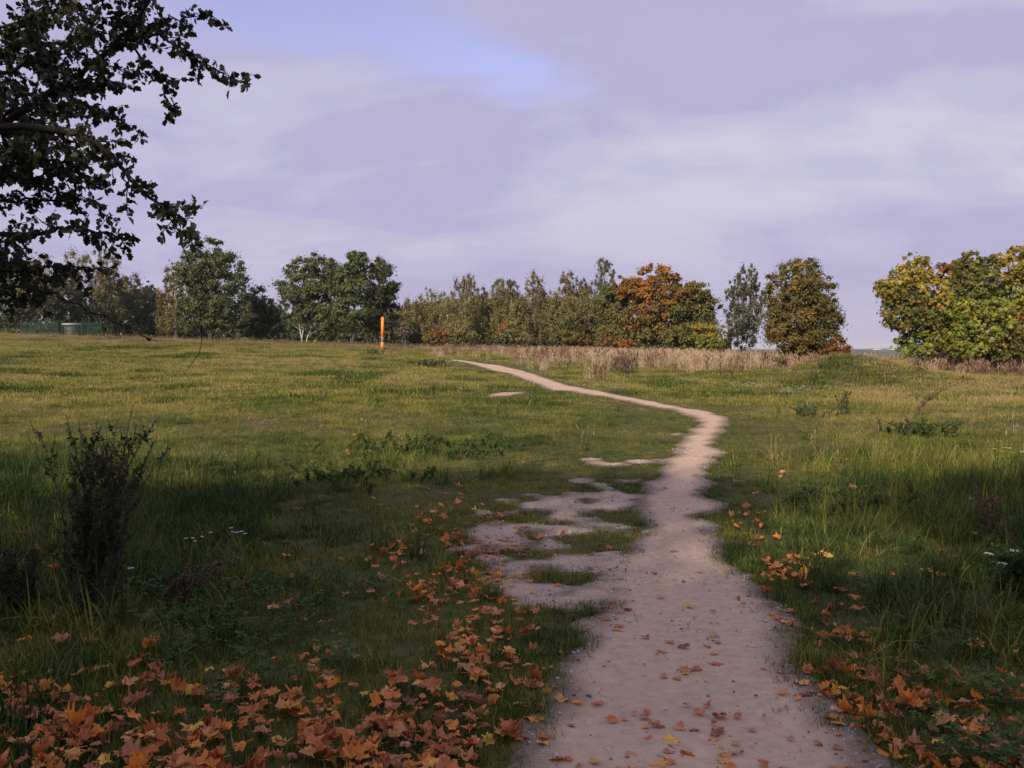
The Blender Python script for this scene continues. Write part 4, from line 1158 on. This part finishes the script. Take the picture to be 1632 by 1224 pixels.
mugwort('dry_herb', 'pinkish dry herb lying over to the right of the mugwort bush', 268, 975, .36, 7, .75, .2, 203, (.09, .075, .05), (.24, .15, .10), .8)
mugwort('dark_herb', 'dark green herb clump in the shaded field left of the path', 565, 764, .17, 44, .0, 1.1, 204, (.065, .095, .024), (.075, .10, .028), .7, spike=False)
mugwort('dark_herb', 'wide dark green herb patch just beyond the shaded clump', 650, 716, .19, 54, .0, 1.5, 205, (.065, .095, .024), (.075, .10, .028), .7, spike=False)
mugwort('dark_herb', 'small dark herb to the right of the wide herb patch', 735, 722, .14, 26, .1, 1.0, 206, (.065, .095, .024), (.075, .10, .028), .7, spike=False)
mugwort('dark_herb', 'dark leafy weed among the long grass right of the path', 1365, 812, .24, 34, .0, .9, 207, (.065, .095, .024), (.075, .10, .028), .7, spike=False)
mugwort('dark_herb', 'dark weed clump in the sunlit grass in front of the mound', 1465, 694, .30, 30, .0, .7, 208, (.065, .095, .024), (.075, .10, .028), .7, spike=False)
mugwort('dark_herb', 'upright dark weed left of the weed clump before the mound', 1345, 662, .62, 6, .0, .12, 209, (.06, .08, .028), (.07, .075, .03), .6)
mugwort('dark_herb', 'spreading grey green weed on the grass below the mound', 1300, 664, .24, 24, .0, .8, 210, (.10, .125, .045), (.11, .12, .05), .7, spike=False)
mugwort('withered_weed', 'dark branching withered weed at the edge of the dry grass', 996, 602, .95, 9, .0, .55, 211, (.05, .05, .03), (.07, .05, .035), .6)
mugwort('withered_weed', 'dark brown withered weed clump left of the brown and green tree', 1163, 604, 1.15, 9, .0, .5, 212, (.08, .06, .04), (.11, .07, .05), .45)
mugwort('withered_weed', 'brown dry stalk leaning over the grass right of the mound', 1462, 662, .95, 3, 1.0, .08, 213, (.16, .09, .05), (.22, .12, .07), .6)
mugwort('withered_weed', 'reddish dry stems at the right edge of the long grass', 1590, 872, .50, 4, -.25, .18, 214, (.10, .07, .04), (.22, .10, .06), .6)
mugwort('dark_herb', 'dark leafy herb at the right edge under the white yarrow', 1622, 962, .42, 9, -.1, .4, 215, (.055, .085, .024), (.06, .09, .026), .8, spike=False)
mugwort('dark_herb', 'bushy green weed to the left of the walker on the crest', 595, 566, .5, 20, .0, 1.2, 216, (.05, .085, .03), (.06, .085, .035), .8, spike=False)
mugwort('dark_herb', 'green weed clump on the field left of the far path', 690, 585, .45, 24, .0, 1.2, 217, (.045, .08, .03), (.06, .085, .035), .8, spike=False)

def umbel_plant(name, label, px, py, hgt, n, colr, seed, hr=.028, spread=.05):
    r = np.random.default_rng(seed)
    x, y = gp(px, py); z = h1(x, y)
    root = empty(name, (x, y, z)); tag(root, label, 'flower')
    lf = MB()
    for s in range(n):
        t = np.array([r.normal(0, .14), r.normal(0, .14), 0]); H = hgt * r.uniform(.7, 1.05)
        o = np.array([r.normal(0, spread), r.normal(0, spread), -.02])
        P = np.array([o, o + np.array([0, 0, H * .5]) + t * H * .4, o + np.array([0, 0, H]) + t * H])
        st = MB(); st.tube(P, [.0025, .002, .0018], 5)
        st.build('stem', M['herb_stem'], root)
        hd = MB()
        for q_ in range(26):
            a = r.uniform(0, 6.283); d = hr * math.sqrt(r.random())
            c = P[-1] + np.array([d * math.cos(a), d * math.sin(a), .012 - d * d * 6 + r.uniform(-.002, .003)])
            s_ = r.uniform(.004, .0065)
            hd.add(c + s_ * np.array([[1, 0, 0], [0, 1, .1], [-1, 0, 0], [0, -1, .1], [0, 0, .6]]), [], [[0, 1, 4], [1, 2, 4], [2, 3, 4], [3, 0, 4]], np.array(colr) * r.uniform(.85, 1.1))
            if q_ % 4 == 0:
                hd.tube([P[-1] - np.array([0, 0, .02]), c], [.001, .0008], 3, False, (.08, .11, .04))
        hd.build('flower_head', M['flower'], root)
        for _ in range(9):
            tt = r.uniform(.1, .9); p = P[0] * (1 - tt) + P[-1] * tt
            blade(lf, p, r.uniform(0, 6.283), r.uniform(.03, .07), .012, .9, .6, 2)
    v = lf; v.c = [np.tile([.05, .085, .03], (len(a), 1)) for a in v.v]
    v.build('foliage', M['herb'], root)
wh, ye, pw = (.78, .76, .74), (.62, .40, .03), (.68, .62, .62)
for k, (lab, px, py, hg, n, c, hr) in enumerate([
    ('white yarrow with two flat heads by the right edge in the foreground', 1592, 985, .42, 3, wh, .03),
    ('white yarrow at the right edge beside the yellow tansy', 1628, 760, .40, 3, wh, .035),
    ('yellow tansy flowering in the grass at the right', 1588, 768, .48, 7, ye, .035),
    ('tiny yellow flowers in the turf at the right of the path', 1475, 940, .16, 4, ye, .014),
    ('cluster of small white flowers right of the mugwort bush', 318, 905, .28, 5, pw, .013),
    ('small white flowers further right of the mugwort bush', 378, 900, .28, 5, pw, .013),
    ('single white flower in the dark grass below the mugwort spikes', 232, 945, .2, 1, wh, .02),
    ('white flowers in the field beside the small bare spot', 735, 640, .36, 6, wh, .03),
    ('white flowers at the far end of the field near the path', 640, 590, .4, 7, pw, .04),
    ('drift of white flowers in the grass left of the mound', 1200, 630, .36, 34, wh, .04),
    ('second drift of white flowers at the foot of the mound', 1275, 636, .34, 30, wh, .04),
    ('sparse white flowers below the dry grass stand', 1100, 620, .34, 22, pw, .04),
    ('white flower heads at the edge of the path verge', 905, 590, .5, 9, pw, .05),
    ('yellow goldenrod flowers by the walker', 668, 562, .75, 12, ye, .09)]):
    umbel_plant('tansy' if c == ye else 'yarrow', lab, px, py, hg, n, c, 300 + k, hr, .45 if 'drift' in lab or 'sparse' in lab else .05)

# ------------------------------------------------------------------ fallen maple leaves
LEAFCOL = {'russet': (.54, .165, .045), 'orange': (.76, .26, .035), 'tan': (.66, .33, .12), 'dark red': (.34, .072, .026), 'yellow': (.82, .50, .07), 'pinkish brown': (.54, .23, .11)}
def fallen_mesh(seed):
    r = np.random.default_rng(seed)
    a, q_ = maple_outline(r)
    n = len(a)
    rings = [0.0, .33, .66, 1.0]
    v = [[0, 0, 0]]; c = [[1, 0, 0]]
    tips = [0.0, -.66, .66, -1.5, 1.5]
    cu, fo, tw_ = r.uniform(-.2, .8), r.uniform(-.5, .5), r.uniform(-.6, .6)
    ph = r.uniform(0, 6.28)
    for g in rings[1:]:
        for k in range(n):
            rr = q_[k] * g
            if g < 1: rr = q_[k] * g * (1 - .25 * (1 - g)) + .0
            x, y = rr * math.cos(a[k]), rr * math.sin(a[k])
            dv = min(abs(a[k] - t) for t in tips)
            z = cu * rr * rr * .6 + fo * abs(y) * .6 + tw_ * x * y + .20 * rr * math.sin(3 * a[k] + ph) - .10 * g * (dv < .08) + .05 * r.normal() * g
            v.append([x, y, z]); c.append([1.0 if dv < .08 else 0.0, 0, 0])
    t = [[0, 1 + k, 2 + k] for k in range(n - 1)]
    qd = [[1 + (g) * n + k, 1 + (g + 1) * n + k, 2 + (g + 1) * n + k, 2 + g * n + k] for g in range(2) for k in range(n - 1)]
    v = np.array(v)
    if seed % 3:                                    # half folded or rolled leaf
        sq = r.uniform(.45, .9); v[:, 2] += np.abs(v[:, 1]) * math.sqrt(1 - sq * sq) * r.choice([-.45, .45]); v[:, 1] *= sq
    if seed % 4 == 1:
        v[:, 2] += np.where(v[:, 0] > .2, (v[:, 0] - .2) ** 2 * 1.2, 0); v[:, 0] -= np.where(v[:, 0] > .2, (v[:, 0] - .2) * .45, 0)
    v[:, :2] *= .5; v[:, 2] *= .5
    # leaf stalk
    sN = len(v)
    st = np.array([[0, 0, 0], [-.25, .02, .03], [-.5, .06 * r.normal(), .10 * r.random()]])
    w = np.array([0, .012, 0])
    sv = np.concatenate([np.array([p - w, p + w]) for p in st])
    v = np.vstack([v, sv]); c += [[1, 0, 0]] * 6
    qd += [[sN, sN + 1, sN + 3, sN + 2], [sN + 2, sN + 3, sN + 5, sN + 4]]
    return v, [np.array(qd), np.array(t)], np.array(c)

def fallen_leaves():
    r = np.random.default_rng(400)
    fm = [fallen_mesh(s) for s in range(24)]
    # where they lie: drifted along both path edges and under the trees, few on the tread and in the field
    P = []
    n = 90000
    px = r.uniform(-260, 1900, n); py = 660 + (1330 - 660) * r.random(n) ** .75
    dens = np.zeros(n)
    dens += 1.0 * sstep(1040, 1120, py + 40 * (fbm(px / 60, py / 40, 1, 2) - .5)) * sstep(880, 790, px - (py - 1224) * -.12)          # bottom left carpet
    band_c = np.interp(py, [780, 850, 950, 1050, 1150, 1250], [700, 735, 750, 765, 790, 800]); band_w = np.interp(py, [780, 950, 1150], [100, 115, 110])
    dens = np.maximum(dens, .80 * np.exp(-((px - band_c) / band_w) ** 2) * sstep(760, 860, py))
    rb_c = np.interp(py, [830, 900, 960, 1020, 1100, 1224], [1190, 1250, 1265, 1310, 1400, 1420]); rb_w = np.interp(py, [830, 900, 1020, 1100, 1224], [22, 40, 60, 110, 130])
    dens = np.maximum(dens, .9 * np.exp(-((px - rb_c) / rb_w) ** 2) * sstep(790, 850, py))
    dens = np.maximum(dens, .75 * sstep(1030, 1110, py) * sstep(1370, 1470, px))
    dens = np.maximum(dens, .075 * sstep(800, 960, py) + .20 * sstep(1040, 1190, py))
    dens = np.maximum(dens, .10 * sstep(430, 560, px) * sstep(830, 760, px) * sstep(672, 720, py) * sstep(800, 740, py))
    dens = np.maximum(dens, .06 * sstep(1150, 1180, px) * sstep(1500, 1300, px) * sstep(700, 760, py))
    dens = np.maximum(dens, .012 * sstep(660, 760, py))
    clumpy = fbm(px / 55, py / 32, 12, 3)
    dens *= np.clip(.15 + 2.6 * (clumpy - .33), .05, 1.6)
    keep = r.random(n) < dens * (.084 + .24 * sstep(1120, 800, py))
    px, py = px[keep], py[keep]
    G = np.array([gp(a, b) for a, b in zip(px, py)])
    extra = np.stack([r.uniform(-4, 4, 500), r.uniform(-3, 2.6, 500)], -1)
    G = np.vstack([G, extra])
    m, _ = bare(G); z = height(G[:, 0], G[:, 1])
    ppx, ppy = project(G[:, 0], G[:, 1], z)
    n = len(G)
    on = m > 0.02
    size = np.clip(r.normal(.089, .023, n), .045, .15) * np.where(on, .82, 1.0)
    lift = np.where(on, .018, r.uniform(.005, .055, n) * sstep(0, .4, -m) + .018)
    tilt = np.where(on, .12, .24)
    rot = np.stack([r.normal(0, 1, n) * tilt, r.normal(0, 1, n) * tilt, r.uniform(0, 6.283, n)], -1)
    flip = r.random(n) < .35
    rot[flip, 0] += math.pi
    names = list(LEAFCOL); pr = np.array([.34, .20, .17, .12, .04, .13])
    ci = r.choice(len(names), n, p=pr)
    cc = np.array([LEAFCOL[names[k]] for k in ci]) * r.uniform(.7, 1.2, (n, 1))
    mi = r.integers(0, len(fm), n)
    fz = np.where(on, .5, 1.0) * r.uniform(.4, 1.5, n)
    inv = (ppx > -10) & (ppx < 1642) & (ppy < 1234) & (G[:, 1] > 2)
    apparent = np.where(inv, size / np.maximum(G[:, 1], .1), -1)
    big = np.argsort(-apparent)[:300]
    meshes = [mesh_arrays('fallen_maple_leaf', v, f, c, True, [M['fallen']]) for v, f, c in fm]
    lcx = np.interp(ppy, [830, 950, 1050, 1224], [1000, 960, 900, 815])
    for k in big:
        nm = names[ci[k]]
        o = bpy.data.objects.new('fallen_maple_leaf', meshes[mi[k]]); col.objects.link(o)
        o.location = (G[k, 0], G[k, 1], z[k] + lift[k]); o.rotation_euler = rot[k]; o.scale = (size[k], size[k], size[k] * fz[k])
        o.color = (*cc[k], 1)
        place = 'on the dirt path' if on[k] else ('in the grass left of the path' if ppx[k] < lcx[k] + 60 else 'in the grass right of the path')
        if not on[k]:
            place = 'near the bottom left corner' if ppx[k] < 270 else ('in turf below the mugwort' if ppx[k] < 560 else ('beside the left path edge' if ppx[k] < 1060 else ('beside the right path edge' if ppx[k] < 1420 else 'near the bottom right corner')))
        dist = 'close by' if ppy[k] > 1110 else 'farther off'
        sz = 'large' if size[k] > .104 else ('small' if size[k] < .078 else 'medium')
        tag(o, f'{sz} {nm} maple leaf {place}, {dist}', 'leaf', f'{nm} fallen leaves {place}')
    rest = np.ones(n, bool); rest[big] = False
    pro = [bpy.data.objects.new('fallen_leaf', mesh_arrays('fallen_leaf', v, f, c, True, [M['fallen_i']])) for v, f, c in fm]
    k = rest.nonzero()[0]
    scatter('leaf_litter', np.c_[G[k], z[k] + lift[k]], rot[k], np.stack([size[k], size[k], size[k] * fz[k]], -1), mi[k], pro,
            'litter of smaller and farther fallen maple leaves along the path', lcol=cc[k], mat=M['fallen_i'])
    print('fallen leaves', n)
fallen_leaves()

# ------------------------------------------------------------------ orange marker post
def marker_post():
    d = 86; x = at(609, 548, d).x; z = h1(x, d)
    root = empty('marker_post', (x, d, z)); root.rotation_euler.y = R(1.2)
    tag(root, 'bright orange marker post with a grey band in front of the dark trees', 'post')
    top = at(609, 505, d).z - z
    orange = mat_simple('orange_plastic', (.85, .27, .02), .45, .4, .06, 6); grey = mat_simple('grey_band', (.22, .19, .18), .6, .3, .2, 14)
    s = .125
    def seg(nm, z0, z1, mt, rr=s):
        mb = MB(); mb.tube([(0, 0, z0), (0, 0, (z0 + z1) / 2), (0, 0, z1)], rr, 14); return mb.build(nm, mt, root, False)
    b0, b1 = top * .20, top * .37
    seg('lower_tube', -.3, b0, orange); seg('band', b0, b1, grey, s * .96); seg('upper_tube', b1, top - .04, orange)
    mb = MB(); mb.tube([(0, 0, top - .04), (0, 0, top - .01), (0, 0, top)], [s * 1.06, s * 1.04, s * .7], 14); mb.build('cap', orange, root)
marker_post()

# ------------------------------------------------------------------ walker
def person():
    d = 93; x = at(644, 545, d).x; z = h1(x, d)
    root = empty('person', (x, d, z)); root.rotation_euler.z = R(12)
    tag(root, 'person in a dark jacket and blue jeans on the path near the orange post', 'person')
    J = {'pel': (0, 0, .93), 'wai': (0, .02, 1.08), 'che': (0, .06, 1.30), 'nec': (0, .10, 1.47), 'hd0': (0, .12, 1.56), 'hd1': (0, .13, 1.68),
         'shl': (-.19, .06, 1.40), 'ell': (-.27, .00, 1.13), 'wrl': (-.25, .12, .90), 'hnl': (-.24, .16, .82),
         'shr': (.19, .06, 1.40), 'elr': (.27, .02, 1.13), 'wrr': (.25, .16, .92), 'hnr': (.24, .20, .84),
         'hil': (-.10, 0, .88), 'knl': (-.11, .10, .49), 'anl': (-.11, .02, .09), 'tol': (-.12, .18, .04),
         'hir': (.10, 0, .88), 'knr': (.11, -.02, .48), 'anr': (.11, -.20, .12), 'tor': (.12, -.05, .04)}
    Rr = {'pel': .155, 'wai': .15, 'che': .175, 'nec': .065, 'hd0': .085, 'hd1': .095, 'sh': .085, 'el': .062, 'wr': .045, 'hn': .038, 'hi': .105, 'kn': .072, 'an': .05, 'to': .045}
    E = ['pel-wai', 'wai-che', 'che-nec', 'nec-hd0', 'hd0-hd1', 'che-shl', 'shl-ell', 'ell-wrl', 'wrl-hnl', 'che-shr', 'shr-elr', 'elr-wrr', 'wrr-hnr', 'pel-hil', 'hil-knl', 'knl-anl', 'anl-tol', 'pel-hir', 'hir-knr', 'knr-anr', 'anr-tor']
    ks = list(J)
    me = bpy.data.meshes.new('body'); me.from_pydata([J[k] for k in ks], [tuple(ks.index(a) for a in e.split('-')) for e in E], [])
    o = link('body', me, root)
    sk = o.modifiers.new('skin', 'SKIN')
    for i_, k in enumerate(ks):
        rr = Rr.get(k, Rr.get(k[:2])); me.skin_vertices[0].data[i_].radius = (rr, rr * (.72 if k in ('pel', 'wai', 'che') else 1))
        me.skin_vertices[0].data[i_].use_root = (k == 'pel')
    o.modifiers.new('sub', 'SUBSURF').levels = 2
    o.modifiers['sub'].render_levels = 2
    m, n, l = new_mat('clothed_figure')
    p = n.new('ShaderNodeBsdfPrincipled'); p.inputs['Roughness'].default_value = .85
    tc = n.new('ShaderNodeTexCoord'); s = n.new('ShaderNodeSeparateXYZ'); l.new(tc.outputs['Object'], s.inputs[0])
    l.new(ramp(n, l, maths(n, l, 'DIVIDE', s.outputs[2], 2.0), [(0, (.55, .53, .52)), (.055, (.05, .07, .13)), (.345, (.013, .013, .018)), (.745, (.42, .25, .19))], 'CONSTANT'), p.inputs['Base Color'])
    me.materials.append(finish(m, n, l, p.outputs[0]))
    # hair, ears, nose, fingers
    hair = MB()
    th = np.linspace(0, 1, 7)
    for k in range(7):
        a0 = th[k] * math.pi / 2 * 1.25
    hair.tube([(0, .09, 1.60), (0, .095, 1.66), (0, .10, 1.73), (0, .11, 1.785), (0, .12, 1.80)], [.075, .104, .104, .07, .02], 12)
    hair.build('hair', mat_simple('dark_hair', (.03, .022, .018), .8, .2, .2, 40), root, True)
    skin = mat_simple('skin', (.42, .25, .19), .6, .3, .08, 20)
    fc = MB(); fc.tube([(0, .215, 1.655), (0, .245, 1.63), (0, .22, 1.615)], [.008, .016, .01], 6); fc.build('nose', skin, root, True)
    for sx in (-1, 1):
        e = MB(); e.tube([(sx * .085, .12, 1.61), (sx * .1, .115, 1.64), (sx * .088, .12, 1.67)], [.012, .018, .012], 6); e.build('ear', skin, root, True)
        hb = J['hnl' if sx < 0 else 'hnr']
        for q_ in range(5):
            fg = MB(); y0 = hb[1] - .03 + q_ * .017
            L = (.055, .075, .08, .075, .06)[q_]
            fg.tube([(hb[0], y0, hb[2] - .01), (hb[0] - sx * .008, y0 + .006, hb[2] - .01 - L * .6), (hb[0] - sx * .026, y0 + .012, hb[2] - .01 - L)], [.011, .0095, .007], 6)
            fg.build('finger', skin, root, True)
person()

# ------------------------------------------------------------------ green fence and shed at the far left
def fence():
    gm = mat_simple('green_fence_metal', (.010, .048, .036), .6, .3, .15, 3)
    d = 110
    def run(label, px0, px1):
        a, b = at(px0, 530, d), at(px1, 530, d)
        n = max(1, round((b.x - a.x) / 2.5)); w = (b.x - a.x) / n
        z0 = h1((a.x + b.x) / 2, d)
        zt = at(px0, 513, d).z - z0
        root = empty('metal_fence', (a.x, d, z0)); tag(root, label, 'fence')
        pm = MB()
        for k in range(int(w / .10)): pm.box((.05 + k * .10, 0, zt / 2), (.03, .012, zt))
        for k in range(3): pm.box((w / 2, .014, .15 + k * (zt - .3) / 2), (w - .02, .012, .05))
        pme = pm.mesh('panel', [gm])
        sm = MB(); sm.box((0, .03, zt / 2 + .02), (.06, .04, zt + .14)); sme = sm.mesh('post', [gm])
        for k in range(n): link('panel', pme, root, (k * w, 0, 0))
        for k in range(n + 1): link('post', sme, root, (k * w, 0, 0))
    run('green metal fence at the far left before the dark trees', 33, 92)
    run('short green metal fence in front of the white roofed shed', 98, 161)
    x = at(115, 515, 117).x; z = h1(x, 117)
    root = empty('shed', (x, 117, z)); tag(root, 'small dark shed with a white roof edge behind the green fence', 'shed')
    zt = at(115, 516.5, 117).z - z
    mb = MB(); mb.box((0, 0, zt / 2 - .1), (1.2, 1.6, zt - .2)); mb.build('wall', mat_simple('dark_boards', (.07, .06, .05), .8, .2, .2, 8), root)
    mb = MB(); mb.box((0, 0, zt), (1.5, 1.9, .2)); mb.build('roof', mat_simple('white_sheet', (.7, .68, .68), .5, .3, .08, 5), root)
    mb = MB(); mb.box((.1, -.815, .8), (.6, .04, 1.6)); mb.build('door', mat_simple('grey_door', (.11, .10, .09), .7, .2, .1, 8), root)
fence()

# ------------------------------------------------------------------ far town and hills
def far_town():
    wm = mat_simple('pale_render', (.72, .68, .66), .8, .2, .05, .2); om = mat_simple('peach_render', (.72, .46, .34), .8, .2, .05, .2)
    gm = mat_simple('window_glass', (.10, .11, .14), .3, .5, .1, 1); rm = mat_simple('flat_roof', (.4, .38, .38), .9, .1, .1, 1)
    for lab, px, pyt, w, d, mt, st in (('far peach coloured apartment block on the horizon at the left of the white ones', 1398, 556, 11, 2300, om, 7),
                                       ('far white apartment block next to the peach coloured one', 1411, 558.5, 10, 2250, wm, 6),
                                       ('far white apartment block half hidden by the yellow maple', 1423, 556.5, 12, 2350, wm, 8)):
        p = at(px, pyt, d); wm_ = w * mpp(d); hh = st * 3.0 + 14
        root = empty('apartment_building', (p.x, d, p.z - hh)); tag(root, lab, 'building', 'far apartment blocks')
        b = MB(); b.box((0, 0, hh / 2), (wm_, 13, hh)); b.build('wall', mt, root)
        rf = MB(); rf.box((0, 0, hh + .3), (wm_ + .8, 13.8, .6)); rf.build('roof', rm, root)
        wbm = MB(); wbm.box((0, 0, 0), (1.7, .16, 1.5)); wme = wbm.mesh('window', [gm])
        for fl in range(st):
            for k in range(5):
                link('window', wme, root, ((k - 2) * wm_ / 5.4, -6.52, hh - 2.0 - fl * 3))
    # wooded slope below the town
    r = np.random.default_rng(5)
    xs = np.linspace(-600, 2600, 90); n = len(xs)
    rows = []
    for k, (yy, zz) in enumerate(((1500, -60), (1700, -12), (2000, -4.5), (2600, -2), (3200, -30))):
        hN = 7 * (fbm(xs / 120, xs * 0 + k, 3, 3) - .5) if 0 < k < 4 else xs * 0
        rows.append(np.stack([xs, np.full(n, yy), zz + hN + CAM_Z], -1))
    V = np.concatenate(rows); i_, j_ = np.meshgrid(np.arange(4), np.arange(n - 1), indexing='ij')
    q_ = np.stack([i_ * n + j_, i_ * n + j_ + 1, (i_ + 1) * n + j_ + 1, (i_ + 1) * n + j_], -1).reshape(-1, 4)
    o = link('hills', mesh_arrays('hills', V, q_, None, True, [mat_simple('wooded_slope', (.05, .07, .045), .95, .05, .35, .02)]))
    tag(o, 'far wooded slope under the apartment blocks', kind='structure')
far_town()

# ------------------------------------------------------------------ thin autumn haze
def haze():
    x0, x1, y0, y1, z0, z1 = -9800, 9800, -200, 13200, -60, 62
    mb = MB(); mb.box(((x0 + x1) / 2, (y0 + y1) / 2, (z0 + z1) / 2), (x1 - x0, y1 - y0, z1 - z0))
    m, n, l = new_mat('haze_air')
    v = n.new('ShaderNodeVolumePrincipled')
    v.inputs['Color'].default_value = (.92, .93, .97, 1)
    v.inputs['Density'].default_value = HAZE
    o = n.new('ShaderNodeOutputMaterial'); l.new(v.outputs[0], o.inputs['Volume'])
    tag(mb.build('haze', m), 'thin pale haze filling the air over the meadow and far town', kind='stuff')
HAZE = 0.00012
haze()
